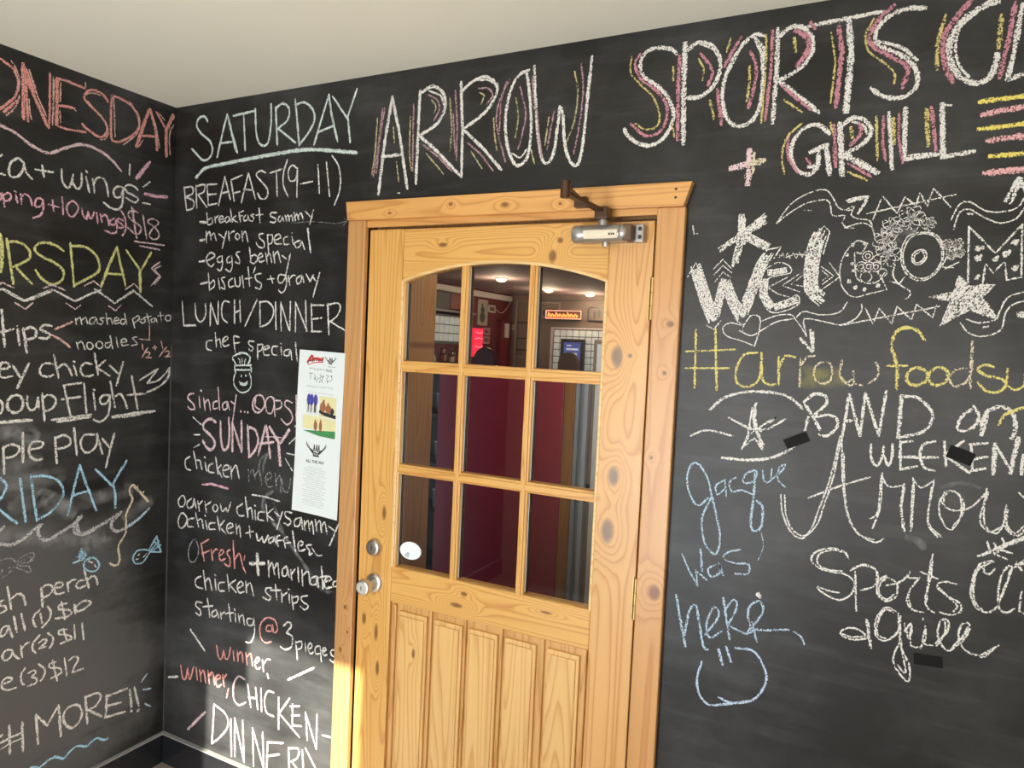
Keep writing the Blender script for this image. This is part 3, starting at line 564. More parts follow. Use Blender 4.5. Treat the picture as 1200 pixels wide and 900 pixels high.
def frame_x(nm,lab,cat,x0,x1,z0,z1,cf,cp,y=BY-.002,parts=()):
    r=empty(nm,((x0+x1)/2,y,z0),lab,cat); b=.02; m=MB()
    for d in ((x0,x0+b,z0,z1),(x1-b,x1,z0,z1),(x0+b,x1-b,z0,z0+b),(x0+b,x1-b,z1-b,z1)): m.box(d[0],d[1],y-.025,y,d[2],d[3])
    m.build('frame',cf,r,.003); bx('print_sheet',(x0+b,x1-b,y-.012,y,z0+b,z1-b),cp,r)
    if parts:
        m=MB()
        for (a0,a1,c0,c1) in parts: m.box(x0+(x1-x0)*a0,x0+(x1-x0)*a1,y-.0145,y-.0121,z0+(z1-z0)*c0,z0+(z1-z0)*c1)
        m.build('print_marks',plain('print_pale',(.55,.56,.60),.6) if cat=='poster' else MATS['print_dark'],r)
    return r
frame_x('picture_frame','dark framed picture right of the orange neon sign','picture',-1.60,-1.30,2.11,2.33,M_DRK,plain('dim_print',(.14,.11,.09),.6,var=.5,vscale=12),parts=((.3,.45,.2,.7),(.55,.7,.3,.8)))
frame_x('picture_frame','large pale framed picture left of the orange neon sign','picture',-2.40,-2.06,2.14,2.39,plain('pale_frame',(.30,.25,.21),.5),plain('brownish_print',(.19,.14,.11),.6,var=.4,vscale=9),parts=((.15,.5,.2,.5),(.6,.85,.3,.6)))
bs=empty('neon_sign',(-1.96,8.35,2.13),'orange neon bar sign in a thin lit frame, top right pane','neon sign')
bx('back_plate',(-2.26,-1.66,8.30,8.325,2.125,2.265),plain('dark_sign_plate',(.06,.03,.025),.5),bs,.003)
m=MB(); z0,z1=2.135,2.255
for a,b in (((-2.25,z0),(-1.67,z0)),((-1.67,z0),(-1.67,z1)),((-1.67,z1),(-2.25,z1)),((-2.25,z1),(-2.25,z0))): m.tube([(a[0],8.288,a[1]),(b[0],8.288,b[1])],.006,8)
m.build('neon_border',plain('pink_neon_tube',(1,.42,.30),.3,emit=1.3),bs,0,True)
m=MB(); x=-2.215
for k in range(8):
    h=.075 if k in(0,2,5) else .055; m.tube([(x,8.286,2.155),(x+.008,8.286,2.155+h),(x+.03,8.286,2.17+h*.4),(x+.035,8.286,2.155),(x+.055,8.286,2.16+h*.5)],.0075,8); x+=.063
m.build('neon_lettering',plain('orange_neon_tube',(1,.22,.05),.3,emit=3.2),bs,0,True)
bp=empty('poster',(-1.78,8.3,1.3),'blue lit poster in a black frame in front of the glass blocks','poster')
m=MB()
for d in ((-1.97,-1.92,1.2,1.83),(-1.64,-1.59,1.2,1.83),(-1.92,-1.64,1.78,1.83),(-1.92,-1.64,1.2,1.25)): m.box(d[0],d[1],8.26,8.32,d[2],d[3])
m.build('frame',M_DRK,bp,.004); bx('stand',(-1.95,-1.61,8.25,8.33,0,1.20),M_DRK,bp,.004); bx('lit_sheet',(-1.92,-1.64,8.28,8.30,1.25,1.78),plain('blue_lit_sheet',(.06,.09,.34),.4,emit=.55,var=.3,vscale=10),bp)
m=MB()
for a,b,c,d in ((-1.88,-1.68,1.66,1.69),(-1.86,-1.70,1.58,1.62),(-1.76,-1.69,1.50,1.56),(-1.75,-1.67,1.40,1.47),(-1.87,-1.80,1.72,1.74)): m.box(a,b,8.276,8.28,c,d)
m.build('print_marks',plain('pale_lit_print',(.65,.75,.85),.5,emit=.4),bp)
# two high rounded booth backs
def booth(x,y,wd,h,lab,mt):
    r=empty('booth_seat',(x,y,0),lab,'seat',group='rounded high-backed booth seats'); n=14
    pts=[(x-wd/2,.02),(x+wd/2,.02)]+[(x+wd/2*math.cos(math.pi*k/n),h-wd*.55+wd*.55*math.sin(math.pi*k/n)) for k in range(n+1)]
    m=MB(); m.prism(pts,y,y+.06); m.build('backrest',mt,r,.012); bx('seat',(x-wd/2,x+wd/2,y+.06,y+.48,.40,.47),mt,r,.02); bx('plinth',(x-wd/2+.01,x+wd/2-.01,y+.06,y+.44,.02,.40),M_DRK,r)
booth(-.90,4.0,.24,1.655,'dark red rounded booth back in the top middle pane',plain('dark_red_leather',(.10,.022,.022),.4))
booth(-.055,4.0,.19,1.645,'tan rounded booth back in front of the blue lit poster',plain('tan_leather',(.20,.10,.05),.45))

# ------------------------------------------------------------ chalk writing: strokes in wall millimetres (across, up)
CHALK=[
('chalk_heading','coral red chalk heading ending NESDAY, topmost on the narrow side wall','chalk writing','L',[
('coral_strokes','coral',0.9,"s9.6|0|614 2450 601 2457 584 2449 565 2441 553 2420 549 2396 557 2362 576 2336 599 2311 613 2302;s9.6|0|590 2303 571 2325 555 2348;s14.1|0|537 2464 531 2433 532 2389 534 2350 533 2301;s9.7|0|539 2459 535 2375 536 2308;s9.7|0|528 2428 525 2365 520 2297;s12.1|0|523 2422 503 2378 477 2328 461 2298;s9.8|0|529 2454 503 2391;s8.8|0|456 2464 456 2414 456 2348 457 2294;s13.6|0|434 2456 434 2408 434 2355 434 2312;s10|0|434 2456 410 2459 377 2457 346 2456;s9.9|0|428 2373 398 2379 379 2380;s8.9|0|437 2309 397 2307 341 2314;s10.1|0|265 2438 281 2454 306 2460 328 2455 343 2437 346 2421 327 2406 302 2391 280 2373 267 2353 270 2331 282 2316 301 2313 323 2321 341 2329 351 2338;s10.3|0|250 2464 254 2421 253 2360 252 2327 247 2313 231 2312 208 2324 181 2344 158 2369 148 2397 155 2423 176 2448 207 2460 240 2463 253 2460;s14.4|0|109 2461 121 2430 134 2392 147 2350 158 2316;s13|0|107 2462 96 2428 84 2393 80 2359 77 2324;s10.4|0|140 2358 116 2365 87 2370;s10.6|0|82 2458 63 2435 44 2411;s15.4|0|15 2469 29 2432 40 2409 41 2373 38 2312"),
('pale_strokes','peach',0.8,"s5.4|0|570 2461 557 2444 547 2420 548 2383;s6.6|0|583 2295 562 2320 549 2352 546 2366;s5.3|0|518 2365 516 2329 510 2306;s6.7|0|519 2454 503 2411 493 2381 467 2330;s7.5|0|445 2458 445 2404 446 2351 447 2308;s5.5|0|423 2447 424 2385;s5.4|0|425 2357 422 2323;s5.6|0|343 2474 343 2455;s5.5|0|379 2380 374 2373;s5.6|0|337 2440 319 2449 294 2450;s5.6|0|333 2416 312 2399 290 2385 270 2361 262 2343;s5.6|0|290 2305 276 2308 266 2323 262 2337;s5.6|0|246 2459 242 2409 238 2328;s5.7|0|187 2463 170 2447 152 2427 148 2400 156 2363 181 2334 207 2309;s5.7|0|133 2345 150 2318;s5.8|0|99 2443 84 2409 76 2376 66 2334;s5.9|0|71 2458 48 2439;s5.9|0|9 2467 13 2453;s5.9|0|10 2434 23 2411 28 2377 23 2322"),
]),
('chalk_wavy_line','pale pink wavy chalk line just under the coral heading','chalk drawing','L',[
('','pinkw',0.9,"s11.5|0|615 2266 599 2262 559 2252 510 2227 458 2216 405 2246 350 2272 292 2266 251 2248 214 2218"),
]),
('chalk_lettering','white chalk words ending za + wings under the pink wavy line','chalk writing','L',[
('','white',0.9,"s8.5|0|598 2171 594 2176;s8.4|0|604 2121 598 2119 585 2118;s8.5|0|551 2176 567 2161 574 2135 568 2117 550 2120 536 2140 531 2166 547 2177;s8.6|0|531 2166 526 2143 507 2123;l8.6|0|497 2155 442 2159;l8.6|0|477 2172 471 2136;s8.7|0|417 2174 415 2140 402 2121 391 2123 384 2143 380 2166;s8.8|0|382 2144 372 2127 361 2124 352 2143 352 2176;l8.9|0|337 2169 325 2121;l8.9|0|337 2189 334 2185;l8.9|0|314 2167 307 2123;s8.9|0|309 2154 300 2173 280 2178 266 2160 259 2121;s9|0|206 2161 227 2161 241 2142 234 2124 218 2126 208 2145 206 2161;s9|0|206 2161 206 2122 210 2098 225 2083 250 2084 275 2097;s9.1|0|150 2166 168 2176 189 2175 200 2163 189 2149 163 2143 147 2134 158 2120 175 2122 193 2129"),
]),
('chalk_lettering','pink chalk words ending ping + 10 wings) on the narrow side wall','chalk writing','L',[
('','pink',0.9,"l7.4|0|591 2063 585 2023;s7.5|0|591 2056 575 2066 567 2058 572 2045 585 2040;s7.4|0|604 2057 596 2060 594 2045 602 2037;l7.5|0|554 2064 549 2042;l7.5|0|557 2076 554 2073;l7.5|0|540 2070 536 2041;s7.5|0|538 2060 527 2073 513 2065 506 2042;s7.6|0|476 2066 490 2067 498 2051 493 2039 479 2047 474 2066;s7.6|0|474 2066 472 2038 482 2015 502 2004;l7.6|0|458 2055 424 2053;l7.6|0|444 2070 440 2037;l7.7|0|414 2086 410 2032;s7.7|0|386 2078 399 2059 395 2038 382 2029 367 2043 362 2066 375 2079 386 2078;s7.8|0|349 2062 346 2043 337 2034 327 2051;s7.8|0|327 2051 323 2036 314 2038 308 2058;s7.8|0|341 2035 333 2029 329 2056;s7.8|0|329 2056 319 2033 308 2056;l7.8|0|300 2057 294 2024;l7.9|0|286 2056 280 2031;s7.9|0|282 2045 270 2057 260 2046 255 2023;s7.9|0|237 2050 252 2039 247 2026 233 2031 229 2047;s7.9|0|229 2047 226 2024 228 2004 245 1998 269 2003;s8|0|204 2048 221 2053 225 2044 208 2035 203 2024 220 2021;s8|0|213 2082 198 2061 193 2034 197 2009 207 1994"),
]),
('chalk_price','pinkish white chalk price $18 with a double underline','chalk writing','L',[
('','pinkw',0.85,"s7|0|148 2086 170 2090 185 2075 174 2057 148 2046 134 2032 142 2014 160 2011 186 2027;l7|0|173 2101 151 1995;l7|0|168 2098 156 2012;l7|0|128 2081 113 2000;s7.1|0|80 2074 97 2073 110 2060 85 2048 66 2031 65 2010 84 2001 102 2012 89 2039 64 2064 80 2074;l7.1|0|159 1983 41 1986;l7.1|0|137 1970 60 1967"),
]),
('chalk_burst','short pink and white chalk rays bursting beside the word wings','chalk drawing','L',[
('pink_rays','pink',0.95,"l16|0|155 2206 105 2274;l14.3|0|121 2158 78 2158 33 2165"),
('white_rays','white',0.85,"l9.1|0|182 2248 183 2212;l9.2|0|128 2182 104 2204;l9.2|0|129 2124 100 2125"),
]),
('chalk_heading','yellow green chalk heading ending URSDAY on the narrow side wall','chalk writing','L',[
('','lime',0.9,"s14.5|0|597 1938 592 1908 591 1871 594 1827;l9.7|0|578 1927 558 1792;s9.7|0|573 1918 554 1923 529 1917 512 1899 512 1878 531 1861 561 1843;l9.7|0|552 1844 503 1798;s9.9|0|407 1915 431 1928 458 1933 484 1927 497 1910 489 1896 466 1884 440 1875 415 1860 405 1843 412 1818 436 1804 459 1807 480 1823 493 1842;l10|0|386 1943 371 1803;s10.1|0|384 1934 342 1938 312 1926 291 1903 285 1872 298 1853 334 1829 372 1806;l12|0|224 1953 250 1892 279 1811;l10.3|0|224 1953 212 1902 190 1822;l10.3|0|263 1857 202 1861;l10.4|0|190 1947 136 1885;l10.5|0|92 1953 127 1891 136 1879;l12.6|0|136 1879 132 1806"),
]),
('chalk_zigzag','small pink chalk zigzag at the end of the yellow green heading','chalk drawing','L',[
('','pinkw',0.85,"l7.1|0|58 1922 91 1895 57 1871 90 1832;l7.1|0|54 1908 79 1894 53 1869 75 1839"),
]),
('chalk_zigzag','long white chalk zigzag with pink carets underlining the yellow green heading','chalk drawing','L',[
('white_zigzag','white',0.8,"l8.5|0|601 1772 585 1774 525 1744 442 1787 368 1755 281 1799;l8.4|0|585 1770 527 1742;l8.5|0|519 1743 438 1784;l8.7|0|365 1755 300 1791;l9|0|301 1801 229 1758 161 1809 85 1758;l9|0|226 1761 161 1805"),
('pink_carets','pinkw',0.8,"l6.1|0|598 1786 590 1794 558 1781;l6.2|0|553 1735 522 1718 501 1739;l6.3|0|468 1788 442 1801 401 1788;l6.3|0|397 1745 367 1728 350 1742;l6.4|0|337 1808 306 1827 281 1811;l6.5|0|251 1746 225 1732 206 1754;l6.6|0|190 1809 159 1833 138 1817"),
]),
('chalk_lettering','white chalk word tips with two pale pink branching lines','chalk writing','L',[
('white_lettering','white',0.9,"l9.9|0|591 1711 581 1598;l10|0|598 1642 557 1654;l10|0|545 1654 539 1605;l10|0|548 1665 545 1663;l10.1|0|528 1657 517 1582;s10.1|0|530 1651 506 1662 490 1652 492 1633 510 1624 522 1624;s10.2|0|443 1669 466 1670 478 1657 462 1649 447 1641 457 1628 480 1629"),
('pink_branches','peach',0.9,"l9.9|0|431 1659 377 1685;l9.9|0|441 1639 416 1627 383 1602"),
]),
('chalk_lettering','small white chalk words mashed potato beside the word tips','chalk writing','L',[
('','white',0.9,"l5.7|0|365 1697 362 1678;s5.7|0|362 1692 351 1702 343 1679;s5.7|0|343 1693 332 1703 324 1682;s5.7|0|297 1705 314 1700 317 1683 302 1684 294 1703 290 1685;s5.8|0|267 1705 282 1701 270 1692 277 1682 287 1685;l5.8|0|260 1722 254 1683;s5.8|0|256 1698 244 1706 236 1686;s5.8|0|231 1696 212 1701 221 1709 231 1699 226 1687 210 1691;s5.9|0|189 1702 202 1704 206 1691 195 1686 189 1697;l5.9|0|192 1725 183 1687;l5.9|0|162 1708 152 1676;s5.9|0|160 1706 140 1720 134 1708 154 1693;s5.9|0|128 1705 117 1711 111 1701 123 1693 131 1700;l6|0|106 1729 94 1694;l6|0|117 1714 89 1721;s6|0|71 1716 86 1710 85 1699 74 1703 69 1715 63 1700;l6|0|51 1738 45 1704;l6|0|60 1724 36 1728;s6.1|0|18 1729 30 1721 24 1708 9 1711 6 1725 18 1729"),
]),
('chalk_lettering','small white chalk word noodles under the words mashed potato','chalk writing','L',[
('','white',0.9,"l6|0|361 1618 354 1596;s6|0|357 1612 345 1622 338 1612 332 1595;s6.1|0|316 1620 326 1613 322 1598 311 1596 303 1608 316 1620;s6.1|0|281 1624 293 1616 291 1602 276 1599 269 1612 281 1624;s6.1|0|245 1620 259 1619 260 1604 248 1603 240 1615;l6.2|0|244 1644 234 1600;l6.2|0|222 1640 214 1605;s6.2|0|203 1621 182 1626 191 1636 203 1628 198 1611 176 1614;s6.3|0|144 1643 160 1639 149 1627 141 1617 163 1612"),
]),
('chalk_fractions','coral chalk fractions and bracket right of the word noodles','chalk writing','L',[
('','peach',0.9,"l6.3|0|133 1636 93 1634;l6.3|0|94 1686 93 1634;l6.3|0|122 1618 118 1598;l6.3|0|100 1604 121 1571;s6.3|0|106 1587 94 1590 91 1582 103 1569;l6.3|0|106 1569 84 1569;l6.4|0|79 1605 63 1608;l6.4|0|71 1613 69 1599;l6.4|0|45 1631 38 1605;l6.4|0|22 1609 53 1571;s6.4|0|28 1591 12 1595 12 1583 24 1574;l6.4|0|28 1573 3 1575"),
]),
('chalk_lettering','white chalk words ending ey chicky in the middle of the narrow side wall','chalk writing','L',[
('','white',0.9,"s8.7|0|601 1529 582 1531 567 1535 571 1547 586 1551 593 1541 597 1516 586 1504 559 1508;l9.7|0|558 1541 536 1505;l9.7|0|511 1547 544 1470;s8.9|0|438 1545 461 1549 477 1532 473 1511 452 1504 435 1510;l8.9|0|434 1575 418 1501;s9|0|421 1532 402 1545 384 1531 375 1507;l9|0|369 1540 359 1507;l9|0|370 1554 366 1552;s9.1|0|308 1545 331 1549 346 1531 339 1509 316 1504 303 1508;l9.1|0|299 1582 285 1509;l9.2|0|261 1558 290 1532;l9.2|0|285 1530 244 1505;l9.3|0|244 1540 210 1510;l9.3|0|194 1553 218 1470"),
]),
('chalk_lettering','white chalk words ending oup Flight with thick underlines','chalk writing','L',[
('','white',0.9,"s8.7|0|593 1435 585 1418 589 1398 600 1390;s10.4|0|551 1448 568 1438 572 1409 554 1394 535 1399 526 1424 536 1445 551 1448;s8.8|0|514 1444 514 1415 504 1399 488 1405 482 1434;l8.9|0|482 1438 479 1402;l8.9|0|470 1451 461 1362;s8.9|0|468 1434 451 1446 430 1436 426 1419 442 1398 463 1395;l9|0|401 1475 378 1374;l9|0|403 1475 343 1482;l9|0|407 1429 345 1435;l9.1|0|334 1480 324 1380;l13|0|596 1366 501 1367;l10.1|0|438 1363 308 1372;l10.1|0|421 1355 310 1365;l9.2|0|301 1446 293 1389;l9.1|0|301 1458 297 1456;s9.2|0|248 1437 270 1435 278 1417 267 1406 248 1415 242 1436;s9.2|0|242 1436 242 1391 252 1360 277 1345 298 1355;l9.3|0|241 1484 222 1393;s9.3|0|226 1428 206 1440 192 1426 176 1387;l9.4|0|161 1502 135 1382;l9.4|0|177 1434 106 1437;l14|0|230 1358 152 1367 67 1370;l10.5|0|193 1356 123 1362"),
]),
('chalk_swoosh','white chalk lightning swoosh above the end of the word Flight','chalk drawing','L',[
('','white',0.85,"l8.8|0|128 1487 55 1528 98 1475;s8.9|0|98 1475 57 1483 26 1508 7 1531;s10.7|0|7 1531 13 1493 51 1460 97 1442"),
]),
('chalk_lettering','white chalk words ending ple play above the blue heading','chalk writing','L',[
('','white',0.9,"l9.1|0|583 1291 579 1206;s9.1|0|583 1284 563 1295 538 1286 538 1268 559 1255 577 1255;l10.5|0|526 1328 525 1235;s9.2|0|502 1273 470 1277 465 1292 492 1297 507 1278 502 1250 482 1236 467 1239;l9.3|0|427 1305 420 1219;s9.4|0|427 1300 402 1310 379 1298 378 1277 402 1267 420 1267;l9.4|0|365 1330 354 1238;s9.5|0|296 1303 331 1303 342 1275 330 1247 305 1245 285 1270 286 1304;s9.6|0|286 1304 265 1233;l9.6|0|267 1286 239 1252;l9.7|0|223 1299 252 1183"),
]),
('chalk_heading','light blue chalk heading ending RIDAY on the narrow side wall','chalk writing','L',[
('','blue',0.85,"s9.8|0|603 1205 591 1194 574 1174 574 1156 590 1128 602 1121;s9.9|0|598 1100 590 1092 569 1070 540 1042;s9.9|0|533 1184 524 1112 515 1042;s10|0|501 1191 492 1116 480 1039;s10.1|0|501 1184 464 1183 423 1166 400 1134 402 1100 427 1067 458 1049 482 1040;l10.2|0|344 1203 362 1128 382 1039;l10.3|0|344 1203 323 1141 284 1036;l10.3|0|369 1102 313 1110;l10.4|0|289 1181 226 1114;l10.5|0|174 1197 200 1159 224 1121;l10.5|0|224 1121 215 1079 214 1033"),
]),
('chalk_wavy_line','grey white chalk water waves under the light blue heading','chalk drawing','L',[
('grey_waves','grey',0.75,"s14|0|601 988 589 987 560 978 527 985 497 1006 467 1025;s13.8|0|589 1030 579 1039;s14.3|0|469 1023 478 1002 466 976 439 970 403 986 365 1002 336 1026;s14.5|0|336 1026 356 1005 360 981 340 963 306 965 260 986;s14.6|0|346 1023 351 1004 345 974 326 964 286 976 240 992 192 1014;s14.9|0|192 1014 226 984 223 958 202 946 169 952"),
('blue_crest','bluew',0.85,"s12.9|0|169 954 125 975 82 1006"),
]),
('chalk_fishing_rod','cream chalk fishing rod with a hanging line over the waves','chalk drawing','L',[
('','cream',0.9,"s9.3|0|232 837 218 826 202 824 194 843 201 881 196 900 174 932 172 968 173 1000 160 1028 149 1053 161 1081 158 1099 147 1105;l11.4|0|147 1105 86 1034;l7.1|0|127 1099 133 1089;l7.2|0|104 1074 112 1065"),
]),
('chalk_fish','small blue chalk fish with tail up left, above the word perch','chalk drawing','L',[
('blue_outline','blue',0.9,"s7.7|0|299 872 320 867 324 846 302 825 276 825 270 845 286 869 307 874;l7.7|0|361 870 320 875 355 892 321 880 342 906 318 881 332 917 316 887;l7.7|0|358 870 338 875 342 898 329 886 334 911"),
('white_face','white',0.9,"l6.3|0|309 864 294 854;l6.4|0|287 845 281 835"),
]),
('chalk_fish','small blue chalk fish nearest the wall corner, tail up right','chalk drawing','L',[
('blue_outline','blue',0.9,"s7.3|0|79 847 123 857 142 835 133 812 104 807 84 827 76 846;l7.3|0|79 847 47 894;l7.3|0|73 843 35 875;l7.4|0|70 839 29 857;l7.4|0|73 840 25 829;l7.4|0|47 894 28 829;l7.4|0|59 880 28 838"),
('white_face','white',0.9,"l5.8|0|122 838 117 842;l5.8|0|130 825 122 825;l5.8|0|102 826 88 836"),
]),
('chalk_fish','faint grey chalk fish, largest and cut off by the photo edge','chalk drawing','L',[
('','grey',0.5,"s5.7|0|596 935 589 935 560 936 542 918;s5.7|0|542 918 520 932 494 938 487 924 509 906 497 883 505 876 546 903 567 905;s5.7|0|595 877 588 879 567 885 553 899;l5.7|0|542 914 494 926;l5.7|0|538 909 486 912;l5.7|0|538 905 501 896;s5.7|0|588 902 581 904 588 891"),
]),
('chalk_lettering','white chalk words ending sh perch under the fishes','chalk writing','L',[
('','white',0.9,"s8.8|0|588 808 577 809 591 798 573 785 571 772 587 769;l8.8|0|567 846 555 771;s8.8|0|557 803 538 815 521 805 513 772;l11|0|464 813 460 750;s9|0|466 809 451 819 431 811 431 791 450 780 462 779;s9|0|423 801 399 800 397 812 417 816 423 797 415 778 392 777;l9.1|0|380 810 376 777;s9.1|0|380 799 366 812 353 811;s9.1|0|324 801 341 803 351 789 340 777 319 780;l9.2|0|324 835 306 770;s9.2|0|313 796 293 808 280 795 275 772"),
]),
('chalk_price','white chalk line ending all (1) $10','chalk writing','L',[
('','white',0.9,"s8.5|0|562 720 580 720 587 698;s8.5|0|590 696 587 695 573 694 562 718 558 701 551 680;l8.6|0|548 745 538 692;l8.6|0|526 746 514 690;s8.6|0|469 742 488 726 488 705 480 690;l8.7|0|467 729 461 696;s8.7|0|444 745 434 725 438 701 461 680;s8.8|0|382 738 406 737 408 725 377 714 364 699 381 691 418 697;l8.8|0|400 748 387 685;l8.8|0|356 724 352 693;s8.9|0|331 727 350 714 346 699 322 699 298 713 310 725 331 727"),
]),
('chalk_price','white chalk line ending ar (2) $11','chalk writing','L',[
('','white',0.9,"s8.3|0|553 639 573 642 580 622 566 610 551 624 553 639;s8.3|0|553 639 547 622 531 601;l8.3|0|526 642 521 603;s8.3|0|524 629 513 642 501 645;s8.4|0|468 657 489 636 489 616 480 602;s8.4|0|470 632 454 639 446 629 468 613;s8.4|0|468 613 449 612;s8.5|0|442 655 425 634 427 614 436 602;s8.5|0|380 647 405 651 405 638 376 626 363 609 400 605;l8.5|0|393 653 378 605;l8.6|0|355 653 351 604;l8.6|0|328 651 321 592"),
]),
('chalk_price','white chalk line ending e (3) $12','chalk writing','L',[
('','white',0.85,"s8|0|583 538 559 538 550 545 568 554 581 542 577 521 559 511 539 510;s8.1|0|512 564 525 545 521 518 514 510;s8.1|0|502 543 484 546 479 534 493 527 476 515 479 501 502 500;s8.2|0|470 561 450 535 455 511 464 502;s8.2|0|416 548 436 548 433 534 403 522 396 504 430 497;l8.2|0|426 557 410 481;l8.3|0|386 550 378 486;s8.3|0|371 536 353 543 339 530 352 508 360 489;l8.4|0|360 489 323 489"),
]),
('chalk_lettering','white chalk capitals ending H MORE!!, lowest words on the narrow side wall','chalk writing','L',[
('','white',0.85,"l10|0|589 367 578 374;l10|0|558 394 555 301;l10.1|0|519 387 516 289;l10|0|584 350 555 353 517 353;l5.8|0|584 328 557 335 517 335;l10.2|0|477 393 469 292;l10.2|0|477 393 441 340;l10.2|0|404 394 441 340;l10.3|0|404 394 395 282;s10.4|0|355 373 381 366 386 331 365 297 339 299 323 329 334 361 355 373;l10.4|0|313 385 304 285;s10.4|0|313 382 270 380 256 360 275 335 305 332;l10.5|0|302 333 254 288;l10.6|0|234 357 237 276;l10.6|0|238 352 157 350;l10.6|0|238 317 180 307;l10.7|0|240 277 163 265;l10.8|0|146 340 137 271;d10.8|0|137 256;l10.8|0|128 343 108 263;d10.9|0|110 246"),
]),
('chalk_burst','three short light blue chalk rays after the exclamation marks','chalk drawing','L',[
('','bluew',0.9,"l8.5|0|77 373 99 351;l8.5|0|92 318 59 309;l8.6|0|83 260 58 239"),
]),
('chalk_wavy_line','light blue chalk squiggle below the capitals MORE!!','chalk drawing','L',[
('','blue',0.9,"s9.8|0|492 221 483 219 463 209 444 217 415 220 384 200 364 214 338 220 305 204 273 216 239 194 228 197"),
]),
('chalk_heading','pale mint chalk heading SATURDAY with a thick underline, left of the door','chalk writing','D',[
('','mint',0.92,"s10.6|0|170 2433 153 2452 124 2449 113 2422 139 2392 185 2360 198 2325 179 2299 146 2298 108 2327 90 2342;l10.4|0|270 2448 252 2398 223 2301;l10.2|0|270 2448 295 2383 325 2309;l10.2|0|278 2422 317 2315;l10.3|0|245 2349 300 2349;l10.2|0|301 2439 400 2445;l10.1|0|351 2439 363 2314;s9.9|0|407 2452 414 2371 431 2332 457 2322 475 2339 483 2396 481 2460;l9.7|0|503 2447 515 2320;s9.7|0|503 2442 535 2456 564 2435 559 2399 513 2372;l9.6|0|520 2372 597 2320;l9.5|0|591 2463 615 2309;s9.4|0|592 2445 633 2448 672 2418 677 2382 651 2344 615 2311;l9.2|0|737 2461 710 2389 680 2306;l9.1|0|737 2461 750 2400 780 2307;l9.2|0|695 2345 761 2359;l9.1|0|754 2454 816 2378;l8.9|0|853 2465 819 2383 832 2300;s14.8|0|115 2236 163 2266 248 2274 402 2284 549 2291 619 2293 688 2289 755 2280 859 2265"),
]),
('chalk_lettering','white chalk capitals BREAFAST (9-11) under the pale mint heading','chalk writing','D',[
('','white',0.92,"l8.2|0|52 2205 68 2119;s8.2|0|53 2203 95 2203 100 2180 62 2168;s8.2|0|62 2168 105 2151 102 2126 68 2119;l8.1|0|116 2207 123 2125;s8.1|0|116 2204 161 2207 158 2182 125 2173;l8|0|129 2172 176 2125;l8|0|174 2207 184 2133;l7.9|0|174 2207 226 2205;l7.9|0|179 2170 224 2170;l7.9|0|184 2133 229 2136;l7.8|0|265 2229 237 2130;l7.8|0|265 2229 296 2147;l7.8|0|248 2171 287 2175;l7.7|0|297 2215 316 2140;l7.7|0|297 2215 351 2228;l7.7|0|307 2168 342 2172;l7.6|0|382 2234 351 2133;l7.5|0|382 2234 419 2143;l7.6|0|361 2179 406 2173;s7.4|0|464 2229 441 2238 420 2224 450 2197 477 2169 471 2143 445 2142 429 2161;l7.3|0|486 2227 540 2236;l7.3|0|515 2225 522 2145;s7.2|0|564 2266 548 2223 549 2181 572 2140;s7.2|0|607 2234 586 2246 569 2227 577 2195 602 2196 611 2229;l7.1|0|611 2234 611 2138;l7|0|627 2181 678 2186;l7|0|700 2240 710 2145;l6.9|0|736 2245 754 2133;s6.8|0|759 2264 786 2231 798 2185 793 2141 775 2104"),
]),
('chalk_lettering','white chalk words -breakfast sammy, first of the breakfast list','chalk writing','D',[
('','white',0.92,"l11.8|0|143 2074 174 2070;l6.9|0|177 2105 183 2062;s6.9|0|182 2078 205 2085 206 2066 187 2061;l6.8|0|219 2090 223 2068;s6.8|0|221 2082 236 2092;s6.8|0|240 2078 263 2080 255 2091 240 2083 248 2067 267 2072;s6.7|0|282 2087 271 2077 279 2066 293 2073 291 2087 301 2068;l6.7|0|297 2113 309 2067;l6.7|0|326 2088 308 2078;l6.6|0|308 2078 335 2064;l6.6|0|341 2100 349 2066;s6.6|0|341 2098 363 2104;l6.6|0|341 2087 360 2087;s6.5|0|374 2088 364 2078 371 2068 386 2075 384 2088 393 2069;s6.5|0|414 2089 400 2087 415 2076 408 2066 397 2069;l6.4|0|438 2109 444 2060;l6.4|0|425 2086 457 2087;s6.3|0|523 2090 499 2091 492 2081 517 2070 514 2057 493 2060;s6.3|0|538 2079 528 2069 538 2059 548 2071 548 2078 555 2060;l6.2|0|561 2080 569 2060;s6.2|0|565 2073 575 2080 581 2059;s6.2|0|581 2072 590 2079 597 2059;l8|0|602 2086 608 2061;s7.4|0|606 2073 615 2083 623 2063;s7.3|0|622 2073 632 2085 643 2062;l6.1|0|652 2089 672 2071;l6|0|687 2092 673 2046"),
]),
('chalk_lettering','white chalk words ending special, second of the breakfast list','chalk writing','D',[
('','white',0.92,"l11.1|0|145 2006 169 2008;l7.2|0|176 2038 179 1997;s7.2|0|178 2019 193 2037 202 2007;s7.2|0|201 2018 216 2031 230 2004;l7.1|0|242 2027 269 2011;l7|0|280 2034 261 1976;l7|0|291 2034 296 2002;s7|0|293 2021 310 2033 321 2033;s6.9|0|336 2027 325 2014 337 2003 348 2014 336 2027;l6.9|0|358 2032 363 1998;s6.9|0|360 2016 376 2031 389 1994;s6.7|0|463 2021 442 2019 446 2006 468 1990 465 1972 440 1977 429 1991;l6.6|0|481 2017 490 1953;s6.6|0|481 2015 505 2014 503 1989 489 1984;s6.6|0|513 1996 544 2005 533 2018 513 2004 520 1986 548 1983;s6.5|0|575 2007 558 2002 562 1982 582 1982;l6.4|0|595 2006 603 1981;l6.5|0|593 2020 596 2018;s6.4|0|632 1993 609 1986 613 1971 630 1971 639 1990 653 1963;l8.4|0|664 2032 680 1952"),
]),
